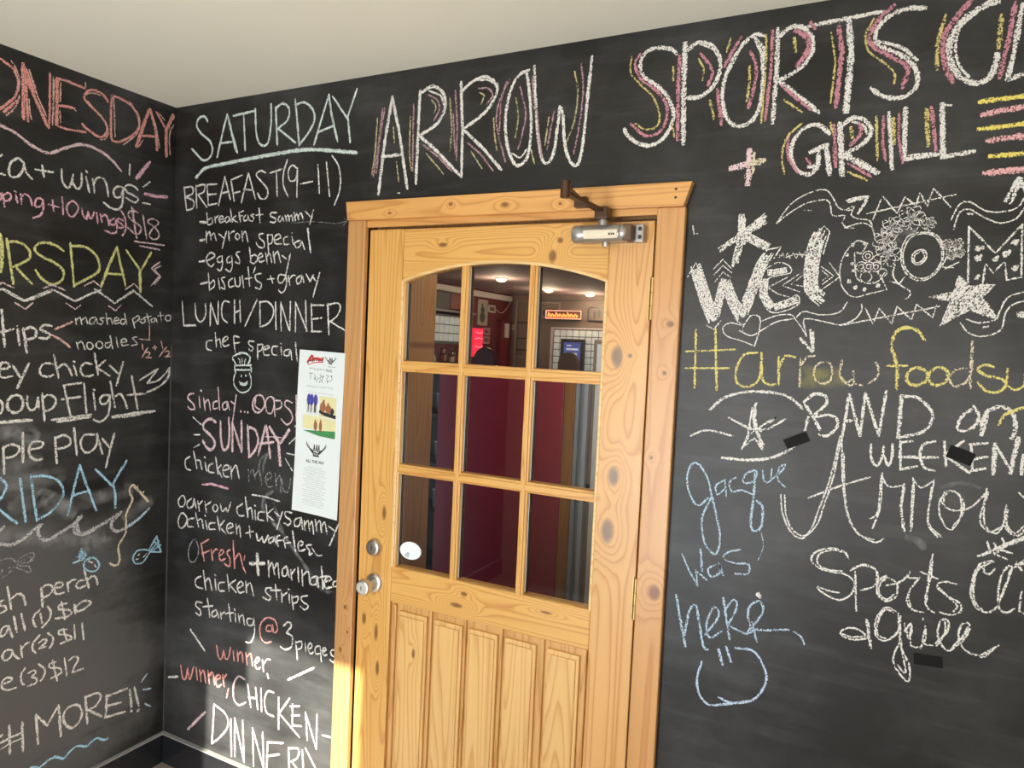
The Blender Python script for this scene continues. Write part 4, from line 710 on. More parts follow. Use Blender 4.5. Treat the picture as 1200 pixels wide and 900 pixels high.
('chalk_lettering','white chalk words -eggs benny, third of the breakfast list','chalk writing','D',[
('','white',0.92,"l10.3|0|144 1930 171 1931;s7.2|0|187 1932 225 1948 206 1961 183 1948 183 1927 207 1910 222 1921;s7.1|0|256 1947 237 1939 242 1926 261 1928 262 1947;s7.1|0|262 1947 265 1915 254 1894 239 1902;s7|0|302 1946 287 1938 291 1923 310 1928 311 1946;s7|0|311 1946 314 1909 304 1891 281 1901;s6.9|0|350 1961 331 1956 347 1938 351 1919 329 1925;l6.8|0|397 1976 406 1929;s6.8|0|405 1944 426 1949 438 1934 420 1918 402 1926;s6.7|0|441 1936 462 1943 455 1954 441 1944 449 1923 470 1928;l6.6|0|476 1954 485 1917;s6.6|0|480 1938 494 1953 506 1920;l6.6|0|511 1958 520 1920;s6.6|0|515 1943 532 1958 547 1922;l6.5|0|553 1944 574 1932;l6.5|0|590 1949 570 1868"),
]),
('chalk_lettering',"white chalk words -biscuit's +gravy, last of the breakfast list",'chalk writing','D',[
('','white',0.92,"l11.7|0|154 1848 186 1853;l7.2|0|192 1886 200 1824;s7.1|0|198 1845 221 1861 225 1840 202 1826;l7.1|0|244 1867 253 1829;s7|0|278 1872 259 1867 275 1848 279 1829 260 1835;s6.9|0|316 1867 297 1856 302 1837 324 1840;s6.9|0|327 1869 335 1840 354 1843 353 1872;l6.8|0|364 1877 373 1835;l6.8|0|392 1908 402 1840;l6.8|0|379 1866 411 1869;l6.7|0|428 1905 418 1887;s6.7|0|458 1884 429 1879 433 1861 459 1848 452 1830 431 1835;l6.6|0|487 1864 518 1866;l6.6|0|500 1876 512 1851;s6.5|0|573 1876 542 1879 536 1858 553 1851 573 1871;s6.5|0|573 1871 577 1851 568 1825 551 1818 540 1828;l6.4|0|583 1876 591 1843;s6.4|0|587 1861 600 1876 614 1876;s6.3|0|640 1876 621 1866 625 1848 641 1856 644 1876 654 1853;l6.3|0|663 1881 681 1856;l6.3|0|696 1878 681 1856;l6.2|0|690 1875 707 1856;l6.2|0|722 1885 696 1804"),
]),
('chalk_arrow','thin faint chalk arrow pointing at the door frame','chalk drawing','D',[
('','grey',0.5,"s3|0|590 2052 669 2054 734 2049 785 2044 834 2050;l2.9|0|815 2060 834 2050 813 2036"),
]),
('chalk_lettering','white chalk capitals LUNCH/DINNER left of the door','chalk writing','D',[
('','white',0.92,"l8.5|0|55 1782 67 1693;l10.5|0|67 1693 131 1695;s8.2|0|125 1775 134 1725 159 1709 182 1732 181 1775;l8.1|0|208 1778 208 1697;l8.1|0|208 1778 245 1703;l8|0|248 1784 249 1703;s8|0|304 1782 281 1787 266 1766 271 1726 295 1710;l7.9|0|330 1791 333 1708;l7.8|0|356 1791 362 1714;l7.8|0|331 1745 357 1754;l7.7|0|440 1792 385 1699;l7.6|0|454 1787 459 1698;s7.5|0|451 1784 490 1787 519 1764 516 1734 493 1710 461 1699;l7.4|0|528 1785 534 1693;l7.4|0|552 1785 558 1688;l7.4|0|552 1785 594 1692;l7.3|0|597 1788 597 1690;l7.3|0|620 1786 623 1685;l7.2|0|620 1786 674 1692;l7.2|0|664 1792 672 1689;l7.1|0|690 1782 697 1693;l7.1|0|694 1777 746 1778;l7.1|0|692 1730 738 1736;l7.1|0|694 1690 736 1691;l8.7|0|761 1783 770 1683;s6.9|0|758 1778 802 1786 815 1769 798 1740 767 1722;l6.9|0|776 1724 843 1695"),
]),
('chalk_lettering','white chalk words chef special under LUNCH/DINNER','chalk writing','D',[
('','white',0.92,"s7.1|0|220 1643 193 1637 194 1612 218 1605;l7.1|0|236 1671 244 1619;s7|0|242 1641 259 1650 268 1620;s7|0|275 1637 304 1654 289 1659 274 1642 283 1624 309 1630;s6.9|0|357 1659 334 1663 331 1650 340 1607;l6.8|0|335 1636 365 1641;s6.7|0|434 1646 405 1647 409 1634 428 1624 417 1611 406 1621;l6.7|0|449 1638 451 1586;s6.6|0|449 1636 474 1637 468 1618 450 1612;s6.6|0|475 1618 506 1628 495 1635 478 1624 482 1603 507 1602;s6.5|0|544 1634 520 1631 521 1607 546 1603;l6.5|0|560 1632 563 1607;l6.5|0|556 1646 560 1644;s6.4|0|600 1626 576 1620 577 1605 597 1606 603 1626 611 1591;l6.3|0|625 1650 635 1587"),
]),
('chalk_chef_doodle','pale chalk smiling face in a chef hat under chef special','chalk drawing','D',[
('','mint',0.95,"s8.1|0|344 1565 330 1579 332 1590 352 1599 375 1604 397 1602 414 1591 413 1578 404 1567;s4.2|0|356 1584 364 1578 365 1566;l4.2|0|375 1585 376 1567;s4.2|0|394 1584 389 1577 389 1566;l7.8|0|342 1558 419 1563;l7.8|0|343 1542 421 1546;l7.9|0|340 1561 341 1536;l7.7|0|419 1565 422 1539;s5.5|0|347 1534 338 1517 337 1495 349 1477 372 1464 395 1466 417 1479 423 1501 421 1519 413 1535;d7.8|0|374 1522;d7.7|0|397 1525;s6.5|0|365 1502 371 1493 386 1490 401 1495 404 1504;s6.5|0|369 1499 386 1495 403 1502"),
]),
('chalk_lettering','pale pink chalk words sinday...oops! left of the paper flyer','chalk writing','D',[
('','pinkw',0.92,"s8|0|129 1442 105 1437 97 1422 126 1405 135 1386 115 1381 98 1391;l7.9|0|158 1433 164 1394;l7.9|0|166 1457 170 1454;l7.9|0|183 1429 192 1385;s7.8|0|187 1407 207 1425 220 1387;s7.7|0|255 1423 235 1416 236 1394 255 1398;l7.7|0|257 1473 267 1393;s7.6|0|301 1426 282 1414 287 1395 306 1402 305 1427 318 1398;l7.6|0|324 1428 344 1419;l7.5|0|350 1452 335 1352;d7.5|0|375 1395;d7.4|0|394 1396;d7.4|0|410 1395;s8.6|0|454 1459 433 1436 438 1405 464 1399 489 1425 480 1456 454 1459;s7.3|0|447 1453 445 1421 467 1410;s7.2|0|512 1458 495 1441 500 1407 522 1401 535 1428 530 1454 512 1458;l7.2|0|534 1454 540 1392;s7.1|0|534 1447 566 1446 567 1425 543 1416;s7|0|618 1445 591 1451 584 1435 613 1414 621 1388 597 1368 569 1386;l7|0|635 1472 638 1385;d7|0|635 1366"),
]),
('chalk_heading','bold pink chalk heading SUNDAY with white rays, left of the paper flyer','chalk writing','D',[
('pink_lettering','pinkw',0.92,"s13.6|0|249 1345 221 1356 190 1339 186 1317 227 1293 248 1267 229 1242 201 1251 184 1271;s12|0|273 1352 279 1286 292 1249 315 1263 321 1313 315 1367;l11.9|0|335 1352 338 1249;l11.8|0|335 1352 384 1251;l11.7|0|380 1362 384 1251;l11.6|0|411 1348 422 1236;s11.6|0|411 1343 448 1336 464 1300 451 1266 422 1236;l11.4|0|498 1356 466 1249;l11.3|0|502 1354 524 1245;l11.4|0|475 1290 536 1302;l14.4|0|516 1353 565 1299;l14.2|0|608 1351 572 1305;l15.6|0|561 1299 571 1226;l6.3|0|500 1317 571 1321"),
('white_rays','white',0.8,"l6.9|0|128 1354 174 1330;l6.9|0|134 1289 167 1292;l7|0|136 1241 168 1256;l6.1|0|610 1304 637 1327;l6.1|0|598 1271 636 1268;l6.2|0|595 1250 631 1210"),
]),
('chalk_lettering','white chalk words chicken menu, the second word faded, both underlined','chalk writing','D',[
('white_lettering','white',0.92,"s8.1|0|116 1205 92 1188 97 1159 122 1154;l8|0|136 1227 155 1166;s8|0|150 1194 170 1196 183 1164;l7.9|0|199 1191 208 1161;l7.9|0|195 1212 199 1209;s7.9|0|239 1193 219 1182 220 1160 248 1160;l7.8|0|254 1217 268 1157;l7.8|0|282 1192 263 1176;l7.8|0|267 1174 288 1149;s7.7|0|295 1172 325 1186 313 1196 294 1183 299 1156 323 1153;l7.7|0|333 1193 338 1149;s7.6|0|335 1171 359 1199 376 1154;l7|0|442 1105 508 1106 573 1099"),
('faded_lettering','grey',0.5,"l7.2|0|420 1192 425 1149;s7.1|0|424 1171 442 1195 455 1159;s7.1|0|454 1175 472 1196 488 1147;s7|0|506 1165 534 1179 523 1194 505 1176 514 1145 539 1148;l6.9|0|551 1192 557 1145;s6.9|0|556 1171 573 1189 578 1132;s6.8|0|580 1180 592 1139 613 1139 622 1185"),
('pink_underline','pink',0.9,"l10.9|0|189 1108 233 1117 320 1111"),
]),
('chalk_lettering','white chalk words ending chicky sammy, first of the chicken list','chalk writing','D',[
('','white',0.92,"s7.9|0|79 1053 58 1029 67 1009 89 1015 97 1040 79 1053;s7.8|0|131 1048 106 1029 115 1010 140 1023 144 1050 157 1016;l7.7|0|165 1044 175 1007;s7.7|0|170 1030 190 1047;l7.6|0|203 1046 212 1009;s7.6|0|207 1032 236 1051;s7.5|0|257 1045 245 1029 258 1016 273 1033 257 1045;s7.5|0|285 1049 294 1024 314 1039;s7.4|0|314 1039 322 1026 337 1062;s8.6|0|396 1065 369 1047 378 1022 405 1024;l8.5|0|410 1092 425 1021;s7.2|0|420 1046 439 1057 448 1019;l7.2|0|458 1051 463 1018;l7.1|0|456 1069 460 1067;s7.1|0|503 1052 477 1046 474 1023 501 1021;l5.8|0|510 1086 520 1021;l5.7|0|544 1069 515 1046;l7|0|519 1043 549 1029;l7|0|552 1059 578 1047;l6.9|0|588 1065 565 1001;s6.9|0|631 1068 602 1067 603 1051 629 1041 619 1023 597 1028;s6.8|0|667 1057 646 1046 647 1025 668 1031 674 1059 683 1019;l6.7|0|689 1050 693 1018;s6.7|0|693 1037 706 1053 714 1019;s6.7|0|714 1035 723 1053 732 1011;l6.7|0|737 1060 745 1024;s6.6|0|741 1042 757 1060 766 1022;s6.6|0|765 1040 778 1058 790 1021;l6.5|0|795 1048 823 1034;l6.5|0|838 1062 801 980"),
]),
('chalk_lettering','white chalk words o chicken + waffles, second of the chicken list','chalk writing','D',[
('','white',0.92,"s7.9|0|81 987 60 957 70 928 96 938 108 970 81 987;s7.8|0|146 976 116 966 113 941 143 943;l7.8|0|154 998 172 948;s7.7|0|167 970 188 979 198 946;l7.7|0|209 977 219 946;l7.7|0|204 995 209 993;s7.6|0|259 976 230 968 231 948 260 953;l7.5|0|270 1001 284 951;l7.5|0|307 992 280 964;l7.5|0|284 965 317 944;s7.4|0|324 963 352 979 339 988 320 971 329 949 356 956;l7.4|0|367 987 372 953;s7.3|0|372 970 383 986 392 945;l7.2|0|415 963 453 975;l7.2|0|433 991 439 950;s9.1|0|469 969 477 945 496 962;s9.1|0|496 962 507 944 525 972;s9|0|548 970 529 962 530 948 548 954 555 974 563 948;s7|0|580 981 566 973 574 942;l7|0|566 960 592 967;s6.9|0|617 982 599 973 607 942;l6.9|0|603 958 632 965;l8.7|0|637 1007 654 939;s8.1|0|664 957 688 969 677 978 664 965 672 942 696 952;s8|0|723 972 702 966 717 950 714 936 728 944;s4.9|0|727 962 752 940 772 946"),
]),
('chalk_lettering','chalk words Fresh in coral + marinated in white, third of the chicken list','chalk writing','D',[
('blue_ring','grey',0.6,"s7.9|0|144 893 120 853 126 812 156 814 175 856 162 890 144 893"),
('coral_lettering','coral',0.92,"l8.5|0|187 888 206 826;s8.4|0|187 885 228 909;l8.4|0|193 850 230 866;l8.4|0|242 874 251 834;s8.3|0|247 857 262 877 275 879;s8.3|0|283 858 307 873 299 883 283 866 292 842 316 852;s8.2|0|339 890 323 876 340 856 337 827 313 834;l8.1|0|354 924 365 826;s8.1|0|362 854 387 884 404 845 420 819;l5|0|414 881 411 863"),
('white_lettering','white',0.92,"l16.5|0|442 857 510 870;l16.5|0|475 897 482 825;l8.1|0|529 884 534 827;s8.1|0|533 857 547 879 560 840;s8|0|559 862 573 881 582 833;s8|0|613 880 596 863 600 842 618 851 617 878 629 845;l7.9|0|635 870 640 836;s7.9|0|637 854 653 876;l7.8|0|667 884 672 836;l7.8|0|685 879 691 826;s7.8|0|687 858 713 879 722 838;s7.7|0|748 870 724 855 729 837 749 843 755 871 760 835;l7.6|0|771 906 780 833;l7.6|0|748 864 795 879;s7.6|0|786 856 816 872 802 880 786 861 790 838 817 846;s7.5|0|843 872 823 863 827 848 843 856;l9|0|841 935 847 841"),
]),
('chalk_lettering','white chalk words chicken strips under the coral word Fresh','chalk writing','D',[
('','white',0.92,"s8.3|0|191 764 162 747 167 721 201 719;l8.2|0|203 787 218 719;s8.1|0|213 745 233 764 251 723;l8.1|0|266 767 272 727;l8|0|264 783 268 781;s8|0|315 765 287 756 288 730 316 733;l7.9|0|328 796 340 738;l7.9|0|371 784 339 761;l7.9|0|344 759 376 739;s7.8|0|383 755 410 774 398 784 379 763 392 742 415 750;l7.8|0|423 788 427 749;s7.7|0|426 769 445 787 462 745;s7.6|0|547 790 521 782 522 768 545 756 534 743 507 749;l7.5|0|565 805 574 754;l7.5|0|544 781 591 790;l7.4|0|595 783 598 750;s7.4|0|597 770 621 788;l7.4|0|630 784 633 755;l7.3|0|626 801 630 800;l7.4|0|642 781 652 734;s7.3|0|645 776 671 784 668 765 651 756;s7.2|0|713 796 685 785 693 770 718 762 704 745 683 752"),
]),
('chalk_lettering','white chalk words starting @ 3 pieces with a coral at sign','chalk writing','D',[
('white_lettering','white',0.92,"s8.3|0|199 665 172 663 167 647 194 633 190 613 168 620;l8.2|0|228 686 243 621;l8.2|0|205 651 257 665;s8.2|0|273 654 253 638 259 625 279 636 278 655 290 628;l8.1|0|299 652 303 627;s8.1|0|302 641 320 656;l8|0|339 690 352 626;l8|0|323 650 364 662;l8|0|374 661 377 632;l7.9|0|369 676 372 673;l7.9|0|391 661 397 633;s7.9|0|395 647 411 665 422 631;s7.8|0|456 660 436 656 437 634 461 639 467 662;s7.8|0|467 662 472 613 454 573 429 570;s7.5|0|608 668 631 687 645 677 623 647;s7.5|0|623 647 651 639 648 604 621 587 597 592;l7.5|0|667 626 677 565;s7.4|0|667 622 692 632 693 611 675 600;l7.4|0|710 629 713 602;s7.3|0|724 611 741 626 732 637 722 618 734 600 747 608;s7.3|0|772 636 755 626 757 606 777 610;l5.7|0|776 634 783 584;s7.2|0|786 616 802 630 794 635 784 619 795 608 807 614;s7.2|0|845 640 824 632 825 618 846 610 834 594 821 600"),
('coral_at_sign','coral',0.92,"s7.7|0|554 600 526 589 502 605 500 648 528 679 566 680 581 652 572 636 558 636;s7.6|0|557 657 533 652 529 633 553 638 557 661 562 637"),
]),
('chalk_lettering','coral chalk word winner, between two white dashes, upper of its pair','chalk writing','D',[
('coral_lettering','coral',0.92,"s8.6|0|283 521 295 479 311 479 320 511;s8.5|0|320 511 331 484 346 492 355 531;l8.5|0|369 523 374 487;l8.4|0|389 528 395 489;s8.4|0|391 510 411 529 420 491;l8.3|0|433 531 440 489;s8.3|0|436 514 455 533 467 492"),
('pale_lettering','pinkw',0.92,"s8.2|0|479 502 502 522 490 527 478 506 487 486 506 494;l8.2|0|514 525 521 484;s8.1|0|518 505 533 530 552 535;l8.2|0|540 481 545 465"),
('white_dashes','white',0.92,"l11|0|143 550 221 488;l9.8|0|638 485 753 556"),
]),
('chalk_lettering','coral chalk word winner, after a white dash, lower of its pair','chalk writing','D',[
('coral_lettering','coral',0.92,"s9.5|0|92 399 105 352 121 356 131 397;s9.4|0|131 397 144 358 164 413;l9.3|0|177 412 185 368;l9.3|0|196 410 205 366;s9.3|0|200 391 218 411 230 369;l9.2|0|241 417 249 370;s9.2|0|245 395 266 416 278 373;s9.1|0|282 390 308 408 297 416 282 397 292 369 314 383;l9|0|318 421 327 379;s9|0|322 404 338 427;l9|0|350 377 341 341"),
('white_dash','white',0.92,"l10.8|0|26 337 77 352"),
]),
('chalk_lettering','pale pink chalk capitals CHICKEN- crossing the sunlit patch','chalk writing','D',[
('','pinkw',0.95,"s8.5|0|429 431 399 435 375 399 377 347 403 329 437 349;l8.5|0|445 417 463 338;l8.4|0|484 416 497 340;l8.4|0|451 371 491 378;l8.3|0|510 420 516 338;s8.3|0|571 421 542 417 529 381 540 341 574 336;l8.2|0|595 410 599 297;l8.1|0|646 420 600 354;l8.2|0|600 354 696 297;l8.1|0|660 403 663 326;l8|0|651 393 692 405;l8.1|0|657 363 693 373;l8.1|0|663 329 704 338;l8|0|720 391 732 297;l8|0|720 391 773 278;l7.9|0|771 399 773 281;l7.9|0|797 334 832 337"),
]),
('chalk_lettering','pale pink chalk capitals DINNER, lowest words left of the door','chalk writing','D',[
('','pinkw',0.95,"l9.7|0|277 298 270 147;s9.7|0|277 298 338 277 350 235 311 182 270 147;l9.6|0|365 266 373 130;l9.5|0|385 275 390 135;l9.5|0|385 275 435 134;l9.5|0|425 279 437 127;l9.4|0|475 264 485 128;l9.3|0|475 264 534 136;l9.3|0|524 264 536 129;l9.3|0|549 235 549 119;l9.1|0|549 235 624 254;l9.2|0|546 183 607 209;l9|0|648 243 656 153;s9|0|648 243 694 254 690 221 655 196;l9|0|664 202 701 175;l8.8|0|725 267 772 211;l8.9|0|712 256 719 181;l13|0|229 254 139 163"),
]),
('chalk_heading','large white chalk capitals with pink and yellow echo lines directly above the door','chalk writing','D',[
('white_lettering','white',0.92,"l13.1|0|993 2424 968 2273 953 2129;l11.8|0|993 2424 1023 2320 1063 2139;l11.8|0|961 2244 1034 2245;l11.6|0|1097 2431 1095 2294 1094 2153;s11.6|0|1101 2424 1143 2438 1182 2411 1188 2367 1163 2326 1103 2297;s6.9|0|1128 2427 1171 2407 1183 2380;l11.3|0|1103 2294 1167 2244 1249 2168;l11.2|0|1241 2438 1253 2298 1256 2162;s11.2|0|1248 2413 1283 2436 1326 2443 1362 2414 1357 2379 1324 2340 1261 2304;s6.7|0|1298 2437 1341 2429 1366 2402;l10.9|0|1258 2298 1329 2236 1388 2174;s10.8|0|1463 2443 1430 2432 1405 2385 1395 2315 1406 2236 1436 2183 1469 2201 1478 2277 1470 2366 1456 2438;s6.3|0|1421 2217 1448 2203 1467 2225;s10.6|0|1479 2452 1487 2364 1498 2275 1515 2197 1532 2181 1550 2206 1559 2281 1563 2332;s10.4|0|1563 2332 1574 2308 1581 2238 1599 2185 1622 2169 1635 2216 1643 2346 1650 2454;l5.5|0|1027 2128 1035 2128"),
('pink_echo_lettering','rose',0.75,"l7.5|0|966 2394 950 2294 942 2196;l7.5|0|958 2392 946 2282 930 2184;l7.2|0|1075 2392 1080 2193;s7.2|0|1128 2415 1160 2395 1169 2369 1151 2336;l7|0|1116 2267 1176 2224 1223 2180;l7|0|1223 2416 1235 2312 1236 2213;l7|0|1218 2351 1231 2232;s6.9|0|1303 2412 1335 2408 1350 2386 1330 2364;l6.8|0|1274 2259 1323 2219 1361 2173;s6.8|0|1403 2427 1372 2365 1368 2299 1401 2194;s6.8|0|1393 2419 1379 2364 1376 2275;s6.7|0|1438 2399 1459 2326 1452 2273 1440 2227;l6.5|0|1547 2322 1537 2271 1530 2219;l6.7|0|1474 2424 1485 2335;s6.5|0|1620 2439 1629 2376 1625 2291 1611 2201;l6.5|0|1542 2300 1533 2231;l6.5|0|1492 2334 1515 2197"),
('yellow_echo_lettering','olive',0.75,"l6.6|0|939 2365 935 2263 925 2190;l6.5|0|1002 2332 1008 2283;l6.4|0|1019 2223 1030 2164;l6.4|0|1065 2355 1066 2245 1076 2193;s6.3|0|1141 2397 1157 2377 1150 2359;l6.2|0|1129 2240 1193 2175;l6.2|0|1205 2396 1217 2302 1213 2240;s6.1|0|1307 2400 1322 2389 1312 2366;l6|0|1286 2234 1325 2182;s6|0|1357 2322 1363 2270 1372 2230;s5.9|0|1426 2371 1436 2316 1429 2258;l5.8|0|1481 2224 1493 2184;l5.8|0|1532 2306 1523 2232;s5.7|0|1602 2421 1614 2366 1609 2293 1590 2237"),
]),
('chalk_heading','large white chalk capitals SPORTS CL with pink and yellow echo lines','chalk writing','D',[
('white_lettering','white',0.92,"s12|0|1880 2428 1863 2443 1824 2451 1797 2442 1785 2415 1798 2381 1835 2353 1864 2320 1880 2282 1874 2246 1854 2217 1822 2204 1788 2215 1761 2236 1752 2253;l14.8|0|1900 2451 1903 2337 1909 2201;s12|0|1908 2434 1931 2448 1962 2439 1987 2407 1989 2367 1974 2333 1944 2314 1913 2315;s7.2|0|1936 2445 1973 2424 1993 2386;s11.8|0|2091 2439 2071 2447 2043 2429 2016 2383 2001 2340 2002 2289 2019 2247 2045 2232 2074 2242 2091 2280 2094 2343 2088 2398 2069 2440;s9.5|0|2072 2435 2092 2407 2090 2363;l12.9|0|2121 2452 2124 2349 2122 2232;s11.8|0|2124 2432 2146 2450 2174 2448 2198 2420 2200 2387 2184 2360 2153 2340 2130 2331;l12.7|0|2133 2328 2175 2289 2223 2246;l10.7|0|2184 2446 2202 2448 2281 2452 2342 2455;l16.3|0|2274 2451 2284 2375 2281 2242;s11.6|0|2425 2448 2397 2453 2365 2447 2341 2430 2331 2405 2340 2380 2379 2357 2409 2330 2421 2297 2413 2271 2385 2260 2352 2269 2330 2288;s8.1|0|2340 2390 2386 2369 2417 2338;s14|0|2559 2438 2537 2435 2505 2417 2484 2390 2476 2356 2485 2315 2506 2286 2533 2274 2555 2284 2564 2313 2565 2330;s7|0|2523 2423 2495 2397 2488 2359 2496 2318 2517 2289;s11.9|0|2573 2448 2551 2448 2537 2438;l11.6|0|2602 2426 2593 2318 2585 2274;l11.5|0|2585 2274 2620 2284"),
('pink_echo_lettering','rose2',0.85,"s9.6|0|1784 2441 1771 2417 1790 2377 1830 2345 1860 2305 1862 2263 1842 2234 1809 2231 1768 2265;l11.9|0|1888 2421 1889 2318 1895 2213;s9.6|0|1940 2419 1965 2390 1972 2364 1963 2340;l9.6|0|2037 2445 2014 2408 2001 2380;l11.7|0|1987 2327 2002 2239;s9.4|0|2061 2407 2076 2370 2074 2321 2064 2273;l9.4|0|2109 2449 2111 2375 2105 2239;s14.1|0|2161 2441 2187 2422 2191 2393 2170 2360;l9.2|0|2136 2318 2204 2255;l12.8|0|2253 2440 2264 2378 2259 2254;s11.7|0|2364 2465 2337 2440 2318 2402 2332 2377 2371 2349 2400 2322 2392 2282;s12.8|0|2510 2449 2486 2420 2465 2380 2469 2326 2487 2282;l11.7|0|2589 2431 2583 2362 2572 2280;l9.5|0|2193 2455 2203 2439"),
('yellow_echo_lettering','yellow',0.75,"s6.3|0|1761 2437 1761 2397 1791 2361 1826 2325 1845 2275 1836 2250 1808 2247 1779 2266;l6.3|0|1873 2397 1875 2363;l6.1|0|1879 2251 1886 2219;s6.2|0|1936 2407 1950 2382 1949 2354;l6.2|0|2012 2446 2004 2415;l8.2|0|1971 2301 1983 2256;l8.2|0|2061 2372 2063 2332 2059 2291;l6.1|0|2095 2441 2099 2377 2096 2235;s9.4|0|2159 2424 2164 2392;l6|0|2145 2283 2186 2250;l6|0|2239 2424 2252 2356 2247 2264;s6|0|2326 2442 2311 2408 2320 2370 2351 2342 2374 2316 2375 2293;s9.3|0|2466 2426 2454 2372 2456 2312;l11.7|0|2567 2409 2566 2343"),
]),
('chalk_plus_sign','chalk plus sign in pale pink and yellow left of GRILL','chalk writing','D',[
('pink_strokes','pinkw',0.97,"l18.2|0|2031 2131 2080 2139;l18.2|0|2073 2171 2073 2132 2073 2091"),
('yellow_strokes','cream',0.97,"l15.9|0|2077 2139 2108 2144;l9.1|0|2084 2164 2084 2116"),
]),
('chalk_heading','white chalk capitals GRILL with pink and yellow echo lines','chalk writing','D',[
('white_lettering','white',0.93,"s11.3|0|2249 2195 2225 2217 2198 2215 2173 2188 2168 2149 2186 2114 2214 2105 2231 2125;l13.6|0|2211 2156 2246 2170;l13.5|0|2244 2167 2255 2102;s11.3|0|2229 2154 2227 2126 2209 2122;l14.7|0|2270 2217 2282 2098;s11.3|0|2272 2207 2295 2226 2321 2219 2336 2192 2320 2165 2283 2145;s6.8|0|2296 2217 2318 2208 2328 2188;l15.7|0|2283 2145 2354 2098;l10.4|0|2369 2230 2377 2165 2383 2105;l12.6|0|2401 2236 2406 2126;l11.2|0|2406 2124 2470 2130;l6.7|0|2414 2132 2466 2133;l13.6|0|2471 2237 2480 2125;l11.2|0|2478 2123 2537 2131;l6.8|0|2471 2237 2488 2233"),
('pink_echo_lettering','rose2',0.8,"s7.7|0|2161 2204 2160 2155 2186 2109;l10.4|0|2257 2214 2267 2118;s10.4|0|2311 2213 2315 2189 2295 2165;l7.6|0|2293 2123 2342 2091;l7.7|0|2359 2222 2361 2162 2369 2124;l7.7|0|2390 2226 2391 2178 2403 2117;l10.4|0|2451 2233 2459 2185 2465 2139;s7.7|0|2203 2142 2213 2127"),
('yellow_echo_lettering','yellow',0.8,"s5.7|0|2188 2225 2157 2194 2148 2151 2156 2109;l7.3|0|2250 2219 2256 2195;l9.1|0|2294 2205 2298 2181;l7.2|0|2294 2104 2334 2083;l7.2|0|2344 2224 2353 2126;l11.3|0|2378 2215 2384 2160;l11.3|0|2442 2229 2451 2150"),
]),
('chalk_stripes','stack of six thick chalk stripes, yellow and pink, right of GRILL','chalk drawing','D',[
('yellow_stripes','yellow2',0.97,"l11.4|0|2540 2234 2573 2236 2630 2238;l11.4|0|2542 2177 2577 2178 2634 2181;l11.3|0|2566 2118 2599 2119 2639 2120"),
('pink_stripes','pink2',0.97,"l14.8|0|2547 2207 2582 2212 2632 2216;l14.7|0|2560 2151 2593 2154 2636 2155;l14.6|0|2559 2083 2594 2085 2641 2086"),
]),
('chalk_arrow','white chalk arrowhead pointing up under the chalk stripes','chalk drawing','D',[
('','white',0.93,"l9.8|0|2600 2023 2620 2069;l9.8|0|2609 2018 2624 2067;l9.9|0|2620 2069 2633 2043"),
]),
('chalk_mark','tiny white chalk L mark beside the upper right door frame','chalk drawing','D',[
('','white',0.8,"l4.5|0|1946 1994 1950 1973 1960 1975"),
]),
('chalk_star','scribbled white chalk star above the letter W of the welcome word','chalk drawing','D',[
('','white',0.85,"T3.6|18|2065 2018 2065 1967 2053 1891;T3.6|13|2014 1932 2064 1967 2120 2014;T3.6|13|2121 1998 2069 1967;T3.6|22|2067 1970 2130 1936;T3.6|31|2055 1967 2080 1957;l3.6|0|2057 2015 2070 1952;l3.6|0|2062 2015 2076 1977"),
]),
('chalk_lettering','doodled white chalk word of the large welcome, with filled W e l and flower o','chalk writing','D',[
('filled_lettering','white',0.85,"T3.8|31|1957 1895 1985 1819 2012 1757;T3.8|22|2014 1757 2023 1819 2031 1860;T3.8|27|2034 1855 2054 1809 2077 1766;T3.8|27|2079 1769 2097 1830 2118 1895 2135 1925;l3.8|0|1940 1866 1959 1902 1985 1850;l3.8|0|2125 1930 2160 1937 2145 1910;s3.7|0|2128 1885 2156 1900 2182 1890 2185 1875 2162 1870 2134 1860 2134 1830 2147 1800 2180 1810 2202 1823 2208 1803 2181 1786 2149 1780 2128 1800 2119 1830 2119 1870 2128 1885;T3.7|20|2127 1860 2127 1820 2148 1793;T3.8|15|2133 1875 2175 1882;T3.7|18|2153 1793 2203 1811;T3.7|33|2248 1974 2236 1943 2230 1889 2234 1835 2262 1809;l3.8|0|2222 1953 2252 1983 2264 1968 2253 1918"),
('dotted_letter','white',0.88,"s3.3|0|2345 1940 2323 1947 2307 1931 2295 1908 2291 1874 2299 1841 2323 1819 2357 1827 2390 1836;l3.3|0|2390 1836 2375 1869;s3.3|0|2345 1940 2332 1917 2320 1921 2323 1883 2329 1860 2351 1850 2372 1855 2383 1874;d7.9|0|2315 1938;d6.6|0|2339 1940;d6.6|0|2304 1915;d6.6|0|2316 1895;d5.7|0|2319 1879;d9.2|0|2312 1855;d8.3|0|2326 1841;d7.4|0|2345 1836;d8.7|0|2372 1845;o3.3|11|2347 1912;o3.3|11|2335 1888;o3.3|11|2350 1888;o3.3|11|2365 1887;o3.3|12|2346 1865;o3.3|9|2379 1874;o3.3|5|2347 1912;o3.3|5|2335 1888;o3.3|5|2350 1888;o3.3|5|2365 1887"),
